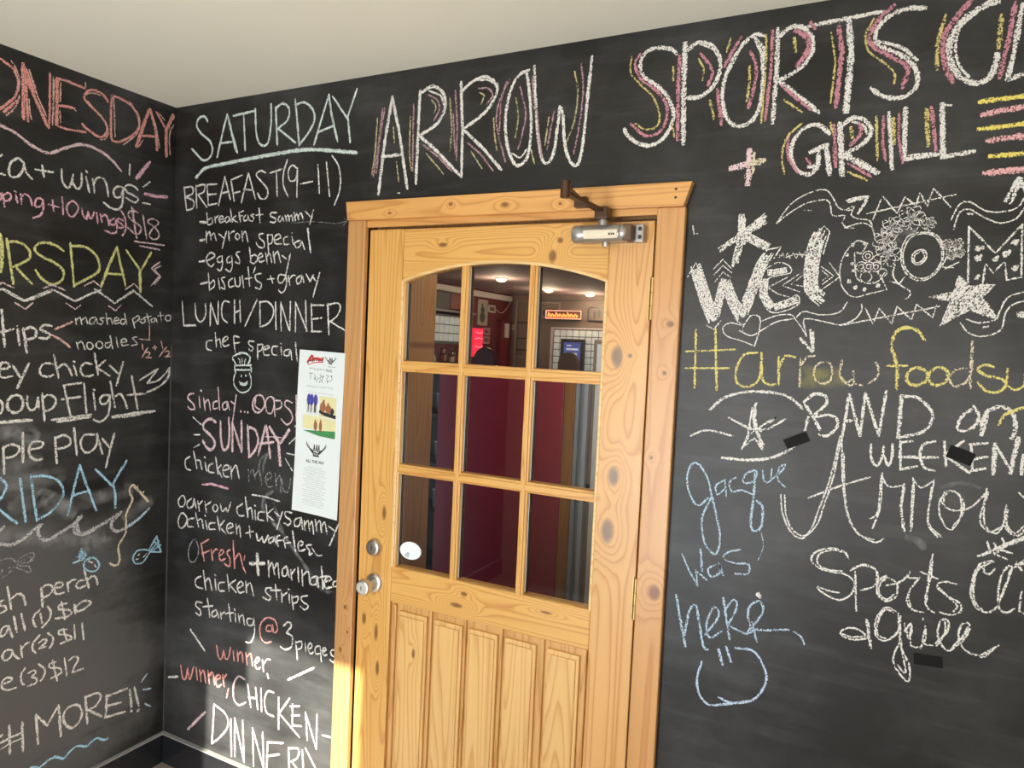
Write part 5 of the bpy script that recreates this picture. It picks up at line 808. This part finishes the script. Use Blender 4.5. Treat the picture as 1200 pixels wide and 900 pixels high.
('flower_letter','white',0.88,"s3.7|0|2451 1962 2423 1952 2413 1915 2422 1878 2446 1857 2473 1862 2493 1891 2493 1927 2479 1955 2451 1962;s3.7|0|2453 1959 2428 1949 2417 1915 2425 1882 2447 1862 2471 1865 2490 1892 2490 1926 2476 1952 2453 1959;s3.7|0|2449 1924 2436 1915 2437 1896 2451 1891 2463 1905 2460 1921 2449 1924;s3.7|0|2452 1921 2440 1912 2440 1898 2449 1895 2459 1906 2456 1919 2452 1921;p3.8|30|2429 1993;p3.7|25|2393 1976;p3.7|27|2380 1946;p3.7|30|2387 1916;p3.8|16|2462 1980;p3.7|13|2500 1934;p3.7|13|2519 1935;p3.7|12|2524 1917;p3.7|12|2509 1912;s3.7|0|2502 1909 2495 1886 2515 1884;l3.7|0|2500 1882 2524 1895;s3.7|0|2403 1892 2400 1869 2414 1848 2435 1834 2436 1822 2428 1815;l3.7|0|2395 1855 2414 1848 2423 1864"),
('grey_leaf','grey',0.16,"s30.8|0|2398 1962 2414 1966 2431 1963;s30.8|0|2403 1952 2419 1954 2435 1960"),
('outlined_letter','white',0.88,"l4.8|0|2538 1971 2544 1850;l4.9|0|2538 1971 2589 1914 2632 1972;l4.9|0|2632 1972 2638 1863;l4.8|0|2638 1863 2613 1857 2607 1896 2588 1872 2573 1892 2571 1848;d11|0|2558 1924;d12.1|0|2559 1903;d8.8|0|2559 1862;d8.8|0|2590 1901;d12.2|0|2608 1911;d11.1|0|2622 1935;d9.9|0|2625 1881;d7.7|0|2565 1926;d7.8|0|2619 1934;d7.7|0|2613 1916;d6.6|0|2626 1938;d6.6|0|2563 1908;d6.6|0|2562 1866;d6.6|0|2593 1905;d6.6|0|2629 1885"),
]),
('chalk_carets','three small white chalk carets stacked between the star and W','chalk drawing','D',[
('','white',0.8,"l3.3|0|2004 1886 2025 1909 2047 1886;l3.3|0|2005 1871 2026 1894 2048 1876;l3.3|0|2008 1853 2027 1878 2046 1865"),
]),
('chalk_brackets','white chalk chevrons and tiny crosses around the letter l','chalk drawing','D',[
('','white',0.8,"l3.3|0|2208 1875 2168 1845 2207 1830;l3.3|0|2179 1865 2135 1840;s3.3|0|2135 1840 2160 1825 2184 1818;l3.3|0|2213 1870 2187 1848 2213 1843;l3.3|0|2157 1912 2164 1922 2169 1910 2175 1922 2181 1909 2187 1922 2195 1909 2201 1924 2208 1911 2214 1926 2222 1911;l3.3|0|2157 1917 2174 1912 2192 1919 2220 1916;l3.3|0|2251 1889 2279 1867 2256 1848;l3.3|0|2268 1898 2292 1865 2256 1836;l3.3|0|2254 1879 2268 1867 2256 1857"),
]),
('chalk_wavy_line','white chalk fish-like double wave above the letter l','chalk drawing','D',[
('','white',0.85,"s3.6|0|2145 1992 2175 2037 2211 2060 2246 2067 2263 2052 2280 2023 2302 2017 2311 2019;s3.5|0|2145 1992 2176 2018 2212 2038 2252 2043 2262 2028 2268 2006 2294 2005 2289 1989 2300 1977 2314 1976;l3.6|0|2204 2019 2208 2022 2220 2020;s3.5|0|2295 1977 2329 1987 2351 1977 2357 1958;s3.5|0|2293 2017 2312 2026 2306 2007 2320 1997 2346 1991 2356 1961"),
]),
('chalk_bolt','small thick white chalk bolt above the dotted letter','chalk drawing','D',[
('','white',0.9,"l7.6|0|2296 2039 2317 2044 2340 2046;l7.5|0|2340 2046 2321 2009;l7.6|0|2300 2036 2334 2044"),
]),
('chalk_zigzag','white chalk zigzag crossed by a line, above the flower letter','chalk drawing','D',[
('','white',0.85,"l4.2|0|2339 2008 2509 2041;l4.2|0|2352 1994 2368 2046 2399 2006 2413 2042 2435 2020 2441 2049 2457 2019 2467 2057 2501 2015"),
]),
('chalk_zigzag','white chalk zigzag crossed by a line, below the flower letter','chalk drawing','D',[
('','white',0.85,"l3.9|0|2329 1760 2495 1800;l3.9|0|2350 1793 2367 1758 2378 1794 2405 1759 2413 1799 2443 1769 2451 1804 2483 1775 2489 1802"),
]),
('chalk_heart','thin white chalk heart with long curling tails under the letters W e','chalk drawing','D',[
('','white',0.85,"s3.5|0|2078 1748 2052 1753 2035 1742 2044 1721 2080 1710 2113 1698;s3.5|0|2113 1698 2122 1739 2120 1769 2101 1772 2085 1748 2083 1735;s3.5|0|2073 1735 2104 1723 2127 1737 2160 1758 2197 1766;s3.5|0|2126 1759 2159 1773 2191 1776 2201 1766;s3.5|0|2201 1766 2219 1784 2255 1777 2295 1783 2311 1807;s3.5|0|2201 1766 2216 1747 2229 1725;s3.5|0|2229 1725 2220 1762 2229 1767 2256 1763 2301 1754 2327 1760;l3.6|0|1992 1746 2013 1736 2029 1757;l3.5|0|2062 1763 2083 1748 2098 1772;s3.5|0|2300 1755 2309 1757 2330 1769 2342 1788 2341 1803"),
]),
('chalk_arrow','short white chalk arrow pointing down at the yellow hashtag','chalk drawing','D',[
('','white',0.92,"l7.9|0|2216 1720 2243 1690;l7.9|0|2237 1740 2244 1691;l7.9|0|2242 1735 2246 1694"),
]),
('chalk_star','large solid white chalk star overlapping the heart-filled letter M','chalk drawing','D',[
('','white',0.88,"h4.2|0|2526 1866 2545 1843 2593 1847 2571 1819 2602 1775 2552 1794 2500 1760 2516 1814 2474 1820 2519 1830;l4.2|0|2526 1866 2545 1843 2593 1847 2571 1819 2602 1775 2552 1794 2500 1760 2516 1814 2474 1820 2519 1830 2526 1866"),
]),
('chalk_wavy_line','white chalk double wave above the heart-filled letter M','chalk drawing','D',[
('','white',0.85,"s4|0|2504 1987 2518 2020 2536 2024 2568 2003 2601 2001 2623 2009 2632 2028;s4|0|2510 1967 2519 2003 2537 2008 2561 1992 2592 1977 2621 1985 2633 2006;l6.7|0|2534 1999 2542 1998"),
]),
('chalk_wavy_line','white chalk double wave below the large solid star','chalk drawing','D',[
('','white',0.85,"s3.9|0|2545 1774 2569 1766 2598 1773 2605 1789 2617 1820 2645 1833;s3.9|0|2536 1765 2551 1745 2574 1737 2600 1744 2612 1758 2616 1789 2629 1807 2647 1813;l6.6|0|2579 1757 2586 1759;T4|13|2636 1785 2652 1785"),
]),
('chalk_lettering','yellow chalk hashtag words ending foodsu, smudged in the middle','chalk writing','D',[
('yellow_lettering','olive2',0.88,"l6.9|0|1969 1733 1974 1587;l6.9|0|2017 1737 2029 1585;l5.3|0|1942 1677 2070 1688;l5.3|0|1947 1635 2057 1641;s6.8|0|2120 1682 2089 1675 2073 1637 2078 1605 2104 1598 2128 1619 2130 1677;s6.8|0|2130 1682 2136 1619 2149 1607 2167 1608;l6.8|0|2170 1674 2174 1608;s6.8|0|2174 1653 2185 1677 2207 1675;s8.7|0|2471 1726 2455 1747 2433 1752 2413 1739 2408 1709 2416 1685 2422 1656 2424 1614;l6.7|0|2402 1665 2441 1667;s8.3|0|2460 1665 2444 1652 2443 1633 2459 1624 2479 1635 2480 1654 2460 1665;s7.8|0|2502 1668 2486 1655 2485 1638 2500 1627 2518 1638 2519 1659 2502 1668;s6.8|0|2602 1673 2586 1677 2574 1667 2591 1654 2619 1648 2627 1635 2613 1620 2593 1621 2576 1639;l6.8|0|2627 1670 2627 1635;s6.8|0|2629 1635 2643 1627 2658 1637 2659 1665"),
('faded_lettering','cream',0.7,"l5.9|0|2219 1671 2221 1606;s5.9|0|2220 1655 2233 1677 2250 1680;s5.9|0|2272 1668 2254 1657 2251 1631 2266 1617 2286 1623 2289 1654 2276 1668;s5.9|0|2309 1673 2306 1639 2321 1623 2334 1631;s5.9|0|2313 1625 2327 1616 2336 1621 2334 1649;s5.9|0|2336 1621 2354 1617;s5.9|0|2367 1623 2384 1639 2385 1659 2377 1673;s5.9|0|2553 1668 2533 1662 2524 1643 2533 1627 2553 1635 2561 1654;l7.6|0|2561 1725 2563 1626"),
('smudge','olive2',0.16,"s34.9|0|2235 1646 2260 1637 2297 1644;s34.9|0|2228 1614 2256 1621 2307 1624"),
]),
('chalk_star','white chalk star inside two curved lines shaped like an eye','chalk drawing','D',[
('','white',0.88,"s7.9|0|2016 1535 2049 1567 2100 1585 2151 1588 2196 1581 2231 1555;T7.9|11|2122 1559 2125 1506 2149 1450;l6.6|0|2062 1519 2105 1499 2141 1492;l5.3|0|2098 1444 2116 1484 2160 1520 2174 1529 2160 1515;l5.7|0|2156 1498 2194 1526;l5.3|0|2098 1447 2127 1474 2144 1449;l5.7|0|2110 1494 2151 1498;l5.3|0|2117 1548 2111 1483 2102 1456;s7.9|0|2052 1417 2110 1418 2160 1427 2199 1447 2222 1468 2238 1485;s6.2|0|1971 1464 2011 1482 2075 1474"),
]),
('chalk_lettering','white chalk words BAND on right of the eye-shaped star','chalk writing','D',[
('white_lettering','white',0.9,"l8.7|0|2233 1570 2272 1509;s7.9|0|2233 1570 2253 1590 2277 1589 2283 1572 2265 1550 2256 1539;s7.9|0|2256 1536 2289 1544 2308 1533 2305 1512 2287 1495 2271 1496;l7.9|0|2245 1535 2239 1501;l7.9|0|2329 1595 2320 1498;l7.8|0|2329 1595 2357 1502;l7.8|0|2362 1600 2357 1502;l7.9|0|2321 1532 2346 1536;l7.8|0|2362 1600 2395 1506;l7.8|0|2404 1608 2395 1506;l10|0|2435 1600 2434 1505;s7.9|0|2433 1598 2465 1598 2493 1573 2497 1549 2482 1524 2453 1511 2434 1505;s7.9|0|2570 1580 2553 1564 2545 1539 2556 1531 2575 1542 2583 1566 2572 1587;l11|0|2597 1572 2590 1527;s10.1|0|2588 1548 2600 1580 2627 1589 2645 1572 2649 1540 2644 1525"),
('yellow_tail','olive2',0.9,"s7.9|0|2619 1551 2631 1575 2664 1592"),
]),
('chalk_lettering','white chalk capitals WEEKEN under BAND on','chalk writing','D',[
('','white',0.9,"s7|0|2381 1484 2383 1454 2395 1436 2405 1457 2407 1482;s7|0|2409 1462 2419 1439 2425 1464 2424 1489;l7|0|2439 1498 2443 1436;l7|0|2439 1495 2462 1500;l7|0|2439 1461 2469 1466;l7|0|2443 1434 2475 1445;s7|0|2506 1504 2484 1495 2479 1470 2489 1444 2509 1439;l7|0|2454 1462 2513 1469;l7|0|2523 1506 2530 1452;l7|0|2559 1510 2525 1475;l7|0|2527 1475 2574 1442;l7|0|2573 1504 2579 1448;l7|0|2571 1504 2603 1510;l7|0|2574 1471 2605 1481;l7.1|0|2577 1447 2602 1455;l10.1|0|2616 1509 2617 1445;l7.1|0|2616 1509 2649 1454;l10.6|0|2656 1526 2647 1451;l8.9|0|2667 1491 2666 1451"),
]),
('chalk_script','large white cursive chalk word under the capitals WEEKEN','chalk writing','D',[
('','white',0.85,"s4.7|0|2316 1497 2301 1397 2280 1316 2269 1275 2249 1245 2221 1259 2201 1301 2195 1343;s4.7|0|2319 1495 2307 1398 2292 1332 2279 1283 2254 1252 2226 1263 2210 1296 2204 1343;s4.6|0|2319 1498 2327 1400 2336 1344 2349 1300 2374 1272 2405 1261 2420 1273;s4.6|0|2326 1458 2333 1372 2346 1311 2369 1274 2400 1267;l5.7|0|2257 1344 2326 1383 2383 1409;s4.6|0|2408 1422 2408 1343 2396 1292;s4.6|0|2406 1410 2404 1331 2389 1314;s4.6|0|2406 1416 2422 1393 2451 1399;l7.1|0|2453 1402 2449 1349 2460 1297;l4.6|0|2451 1399 2451 1354 2455 1304;l4.6|0|2469 1418 2472 1299;l4.6|0|2472 1407 2474 1307;s4.6|0|2472 1413 2485 1398 2507 1415;s4.6|0|2510 1418 2504 1356 2507 1318 2532 1295;s4.7|0|2506 1401 2504 1323 2525 1293;s4.6|0|2541 1397 2524 1376 2527 1338 2547 1313 2565 1344 2568 1376 2550 1398 2537 1394;s4.6|0|2531 1371 2532 1396 2558 1394 2565 1349 2551 1320;s4.6|0|2524 1376 2544 1357 2580 1367 2609 1406;s4.7|0|2608 1412 2605 1366 2612 1329 2632 1319 2645 1350 2645 1382;s4.7|0|2611 1404 2600 1343 2619 1320 2640 1336;s4.7|0|2645 1382 2644 1339 2663 1319 2679 1334 2688 1393;s4.7|0|2648 1372 2648 1340 2664 1324 2680 1345;l4.7|0|2665 1411 2683 1393"),
]),
('chalk_arrow','feathered white chalk arrow just above the cursive word Club','chalk drawing','D',[
('','white',0.88,"T5.8|9|2603 1263 2622 1277 2688 1324;l5.8|0|2616 1298 2624 1275;l5.8|0|2629 1297 2637 1280;l5.8|0|2642 1310 2649 1293;l5.8|0|2624 1278 2653 1267;l5.8|0|2639 1285 2661 1281;l5.8|0|2657 1299 2680 1314;l5.9|0|2667 1251 2687 1273;l5.9|0|2671 1264 2680 1248;l5.9|0|2669 1259 2686 1262"),
]),
('chalk_script','white cursive chalk words Sports Clu on the lower right wall','chalk writing','D',[
('','white',0.88,"s5|0|2352 1213 2341 1229 2309 1232 2278 1215 2274 1193 2302 1178 2344 1177 2366 1163 2363 1134 2338 1114 2305 1122 2289 1134;s4.9|0|2346 1227 2315 1229 2289 1214 2286 1192 2307 1181 2341 1183;s5|0|2337 1131 2310 1132 2291 1137;l5|0|2367 1187 2375 1096;s5|0|2357 1188 2379 1203 2404 1202 2415 1184 2407 1160 2382 1146;s4.9|0|2361 1193 2384 1207 2410 1198 2411 1172;s5|0|2430 1190 2416 1173 2416 1144 2434 1131 2453 1146 2453 1175 2435 1185 2426 1181;s5|0|2433 1186 2420 1168 2419 1146 2434 1135 2449 1150;s5|0|2432 1167 2460 1181 2476 1204;s4.9|0|2476 1207 2474 1193 2493 1196;s5|0|2496 1197 2481 1169 2475 1139 2488 1122 2508 1121;s5|0|2493 1192 2477 1157 2483 1130;s5|0|2518 1254 2517 1203 2510 1152 2517 1131 2529 1125;l4.9|0|2497 1211 2531 1201;s5|0|2516 1242 2513 1186 2513 1147;s5|0|2566 1196 2541 1197 2530 1184 2552 1166 2576 1155 2577 1136 2559 1126 2540 1128;s5|0|2534 1182 2557 1162 2572 1148 2563 1133;s5|0|2633 1242 2625 1229 2614 1233 2617 1255 2630 1257;s5|0|2627 1259 2606 1247 2595 1213 2595 1175 2608 1150 2630 1147 2643 1163;s5|0|2625 1254 2604 1236 2598 1203 2602 1165 2617 1150;s5|0|2643 1163 2653 1203 2663 1247 2658 1254 2647 1233 2643 1195 2647 1159 2661 1153 2673 1164;s5|0|2661 1244 2655 1208 2646 1175;l5|0|2683 1203 2682 1161;s5|0|2682 1161 2695 1155"),
]),
('chalk_script','white cursive chalk word grill after an ampersand, lowest on the right wall','chalk writing','D',[
('','white',0.88,"s5.1|0|2405 1038 2369 1027 2345 1036 2357 1051 2383 1054 2410 1034;s5.1|0|2402 1043 2369 1033 2351 1036;l6|0|2397 1080 2411 1017;l5.1|0|2401 1078 2408 1022;s5|0|2455 1112 2435 1117 2417 1087 2419 1047 2440 1041 2463 1069 2465 1103;s5|0|2450 1109 2433 1111 2421 1082 2422 1051 2439 1046;s5.1|0|2460 1108 2470 1036 2489 995 2489 958 2463 983 2457 1010 2469 1047;s5.1|0|2463 1097 2472 1031 2483 977 2465 992;l5|0|2474 1088 2483 1056;s5|0|2475 1071 2486 1091 2489 1069;s5.1|0|2486 1085 2489 1041 2508 1042;s5.1|0|2508 1040 2516 1064 2514 1091;s5.1|0|2515 1086 2512 1052 2531 1051;d5|0|2508 1106;s5|0|2536 1057 2557 1090 2555 1114 2542 1109 2539 1075 2553 1050 2564 1047;s5|0|2538 1052 2553 1086 2551 1108;s5.1|0|2564 1047 2590 1081 2597 1113 2583 1112 2578 1078 2596 1052 2619 1049;s5.1|0|2566 1053 2587 1086 2593 1106;s5.1|0|2619 1049 2632 1061 2651 1079;s5.1|0|2619 1047 2628 1049 2644 1072"),
]),
('chalk_script','light blue cursive chalk writing ending was here beside the right door frame','chalk writing','D',[
('blue_lettering','sky',0.72,"s6.5|0|2031 1321 2021 1358 1996 1394 1977 1391 1968 1351 1982 1306 2002 1289 2024 1312;s6.6|0|2030 1328 2045 1276 2059 1217 2051 1173 2023 1195 2012 1256 2031 1313;s5.4|0|2058 1359 2041 1345 2046 1323 2063 1340;l5.4|0|2062 1363 2068 1322;s5.4|0|2091 1374 2073 1357 2082 1335 2103 1342 2133 1334;s6.4|0|2136 1395 2112 1384 2106 1361 2131 1368 2136 1395;s7.6|0|2133 1387 2133 1327 2130 1266 2138 1245 2155 1259 2155 1308 2141 1320;s2.7|0|2156 1244 2163 1211 2153 1176;s4.9|0|2150 1397 2155 1371 2169 1373 2171 1403;s5.3|0|2172 1377 2195 1402 2201 1417 2188 1408 2186 1379 2204 1363;l5.6|0|1967 1158 1985 1122 2011 1084;l6.7|0|2011 1084 2004 1122;l6.7|0|2004 1122 2032 1103;l6.7|0|2013 1178 2020 1124;s6.7|0|2052 1146 2034 1131 2043 1113 2065 1129 2060 1151 2072 1123;s5.9|0|2109 1194 2080 1182 2070 1165 2100 1158 2132 1161 2130 1137 2101 1132;s8.1|0|1958 1049 1974 981 1989 921;s8.1|0|1984 943 1995 1017 2010 1032 2020 991 2035 931 2046 926;s6.8|0|2037 963 2068 1017 2055 1038 2039 995 2048 958 2077 980;l7.9|0|2076 1065 2097 965;s6.7|0|2081 1035 2102 1067 2110 1049 2091 999;s6.8|0|2098 997 2136 986;s7.4|0|2139 994 2171 1047 2163 1075 2139 1055 2141 1018 2160 1003 2232 1019;l6.8|0|2148 1019 2162 973;l6.8|0|2136 986 2160 1006;s5.6|0|2243 1018 2260 1010 2270 991"),
('white_dab','white',0.97,"d10.3|0|2159 1091;d8|0|2162 1087"),
]),
('chalk_smiley','light blue chalk smiley face, lowest drawing beside the right door frame','chalk drawing','D',[
('','sky2',0.85,"s7|0|2033 891 2024 850 2029 811 2055 786 2099 799 2149 820;s6.9|0|2113 946 2156 948 2183 913 2189 877 2163 828 2114 806 2080 811;l9.5|0|2073 932 2084 896;l8.1|0|2090 944 2104 909"),
]),
('chalk_smudge','faint wiped chalk smears around the light blue heading','chalk smudge','L',[
('','grey',0.15,"s65.1|0|600 1354 560 1346 518 1334 492 1318;s65.1|0|592 1327 543 1318 496 1309;s65.5|0|591 1230 542 1228 482 1234;s66.2|0|591 1177 529 1176 451 1174 410 1178;s67.5|0|549 1098 463 1111 395 1080 272 1079;s67.5|0|463 1120 418 1075 371 1047;s67.8|0|589 1012 506 994 416 960 270 942;s70.1|0|252 1085 210 1089 166 1092;s70|0|320 924 285 921 249 918;s71.6|0|170 999 126 1017 86 1031"),
]),
('chalk_smudge','curved wiped chalk smear passing over the faded word menu','chalk smudge','D',[
('','grey',0.22,"s18.8|0|538 1129 502 1102 495 1068 534 1029 595 989 639 947 691 902 727 866 770 831 838 824;s15.8|0|547 1092 571 1040 594 995;s12.7|0|530 1269 481 1237 472 1198 484 1168;s12.7|0|516 1262 496 1228 490 1190"),
]),
('chalk_smudge','faint grey chalk smudge under the large cursive word','chalk smudge','D',[
('','grey',0.14,"s22.3|0|2468 1284 2488 1279 2498 1267;s11|0|2522 1403 2558 1418 2595 1412"),
]),
]

def cr(p,step=.007):
    if len(p)<3: return p
    out=[]; closed=(p[0]-p[-1]).length<.004 and len(p)>3; n=len(p)
    for i in range(n-1):
        a=p[i-1] if i>0 else (p[-2] if closed else p[0]*2-p[1]); b,c=p[i],p[i+1]; d=p[i+2] if i+2<n else (p[1] if closed else p[-1]*2-p[-2])
        k=max(2,min(14,int((c-b).length/step)))
        for j in range(k):
            t=j/k; out.append(.5*((2*b)+(c-a)*t+(2*a-5*b+4*c-d)*t*t+(3*b-a-3*c+d)*t**3))
    out.append(p[-1]); return out
def densify(p,step=.010):
    out=[]
    for a,b in zip(p,p[1:]):
        k=max(1,int((b-a).length/step)); out+= [a.lerp(b,j/k) for j in range(k)]
    return out+[p[-1]]
class Chalk:
    def __init__(s,wall,base,origin): s.bm=bmesh.new(); s.uv=s.bm.loops.layers.uv.new('UVMap'); s.wall=wall; s.off=base; s.o=origin
    def P(s,v,off):
        w=Vector((v.x,-off,v.y)) if s.wall=='D' else Vector((off,-v.x,v.y))
        return w-s.o
    def ribbon(s,p,wd):
        if len(p)<2: return
        s.off+=.000012; off=s.off; L=len(p); q=[]
        if (p[0]-p[-1]).length>.004:
            e=wd*.3; p=[p[0]+(p[0]-p[1]).normalized()*e]+list(p[1:-1])+[p[-1]+(p[-1]-p[-2]).normalized()*e] if L>2 else [p[0]+(p[0]-p[1]).normalized()*e,p[0].lerp(p[1],.5),p[1]+(p[1]-p[0]).normalized()*e]
        L=len(p); prev=None; l=0
        for i in range(L):
            d=p[min(i+1,L-1)]-p[max(i-1,0)]; 
            if d.length<1e-7: d=Vector((1,0))
            d.normalize(); nn=Vector((-d.y,d.x)); ww=wd/2*.97*(1+random.uniform(-.16,.16))
            if i in(0,L-1): ww*=.72
            a=s.bm.verts.new(s.P(p[i]+nn*ww,off)); b=s.bm.verts.new(s.P(p[i]-nn*ww,off))
            if prev:
                f=s.bm.faces.new((prev[0],prev[1],b,a)); l2=l+(p[i]-p[i-1]).length
                for lp,uv in zip(f.loops,((l,0),(l,1),(l2,1),(l2,0))): lp[s.uv].uv=uv
                l=l2
            prev=(a,b)
    def stroke(s,k,wd,arg,p):
        if k=='l': s.ribbon(densify(p),wd)
        elif k=='s': s.ribbon(cr(p) if len(p)>2 else densify(p),wd)
        elif k=='d':
            c=p[0]; r=wd*.32; s.ribbon([c+Vector((r*math.cos(a*.7),r*math.sin(a*.7))) for a in range(10)],wd*.7)
        elif k=='T':
            q=cr(p,.009) if len(p)>2 else densify(p); w_=arg/1000; n=max(3,int(w_/(wd*.62)))
            for j in range(n):
                o_=(j/(n-1)-.5)*max(0,w_-wd); st=random.randint(0,max(0,len(q)//9)); en=len(q)-random.randint(0,max(0,len(q)//9)); r_=[]
                for i in range(st,en):
                    d=q[min(i+1,len(q)-1)]-q[max(i-1,0)]; d.normalize(); r_.append(q[i]+Vector((-d.y,d.x))*(o_+random.uniform(-.25,.25)*wd))
                s.ribbon(r_,wd)
        elif k=='o':
            r=arg/1000; s.ribbon([p[0]+Vector((r*math.cos(a*.5)*random.uniform(.92,1.05),r*math.sin(a*.5))) for a in range(14)],wd*.85)
        elif k=='p':
            r=arg/1000; q=[]; loops=max(5,int(r/.018)+4)
            for i in range(loops):
                a0=2*math.pi*i*.382; c=p[0]+Vector((math.cos(a0),math.sin(a0)))*r*.42
                q+=[c+Vector((math.cos(a0+b*.79),math.sin(a0+b*.79)))*r*.5 for b in range(8)]
            s.ribbon(cr(q,.006),wd*.62)
        elif k=='h':
            d=Vector((.55,.84)).normalized(); nn=Vector((-d.y,d.x)); lo=min(v.dot(nn) for v in p); hi=max(v.dot(nn) for v in p); t=lo+wd*.4
            while t<hi:
                xs=[]
                for a,b in zip(p,p[1:]+p[:1]):
                    da,db_=a.dot(nn)-t,b.dot(nn)-t
                    if da*db_<0: xs.append((a.lerp(b,da/(da-db_))).dot(d))
                xs.sort()
                for a,b in zip(xs[::2],xs[1::2]):
                    if b-a>.004: s.ribbon(densify([nn*t+d*(a-random.uniform(0,.003)),nn*(t+random.uniform(-.002,.002))+d*(b+random.uniform(0,.003))]),wd)
                t+=wd*.72
    def build(s,name,mat,parent,loc):
        me=bpy.data.meshes.new(name); s.bm.to_mesh(me); s.bm.free(); o=bpy.data.objects.new(name,me); COL.objects.link(o); me.materials.append(mat)
        if parent: o.parent=parent
        else: o.location=loc
        return o
for i,(name,label,cat,wall,parts) in enumerate(CHALK):
    data=[]
    for pn,col,den,s in parts:
        st=[]
        for seg in s.split(';'):
            h,a,v=seg.split('|'); v=[float(x)/1000 for x in v.split()]; st.append((h[0],float(h[1:])/1000,float(a),[Vector((v[j],v[j+1])) for j in range(0,len(v),2)]))
        data.append((pn,col,den,st))
    allp=[p for d in data for q in d[3] for p in q[3]]; c=sum(allp,Vector((0,0)))/len(allp)
    loc=Vector((c.x,-.0002,c.y)) if wall=='D' else Vector((.0002,-c.x,c.y)); base=.0003+.00022*(i%5)
    root=None
    if len(data)>1: root=empty(name,loc,label,cat)
    for pn,col,den,st in data:
        C=Chalk(wall,base,loc); base+=.0004
        for k,wd,a,p in st: C.stroke(k,wd,a,p)
        o=C.build(pn or name,chalk_mat(col,den),root,loc)
        if root is None: tag(o,label,cat)
        else: o['label']=pn.replace('_',' ')+' in '+{'white':'white','coral':'coral red','peach':'pale coral','pinkw':'pale pink','pink':'pink','pink2':'pink','rose':'dusty rose','rose2':'deep rose','lime':'yellow green','olive':'dull yellow','olive2':'yellow','yellow':'yellow','yellow2':'bright yellow','cream':'cream','mint':'pale mint','blue':'light blue','bluew':'pale blue','sky':'light blue','sky2':'light blue','grey':'grey'}[col]
# small dark touched-up patches and chalk dust flecks
M_PATCH=plain('black_patch',(.0055,.0055,.0055),.7); M_PATCH.node_tree.nodes['Principled BSDF'].inputs['Specular IOR Level'].default_value=.22
def patch(lab,x,z,w_,h_,rot):
    m=MB(); c,s_=math.cos(rot),math.sin(rot); m.prism([(x+a*w_*c-b*h_*s_,z+a*w_*s_+b*h_*c) for a,b in ((-.5,-.5),(.5,-.45),(.48,.5),(-.52,.46))],-.0016,-.0001); tag(m.build('black_patch',M_PATCH),lab,'patch')
patch('small black strip under the ampersand and cursive word on the right wall',2.525,1.015,.056,.026,.05)
patch('small black patch at the tail of the eye-shaped chalk drawing',2.223,1.478,.055,.026,.45)
patch('small black patch crossing the letter K of the capitals WEEKEN',2.556,1.478,.050,.030,-.35)
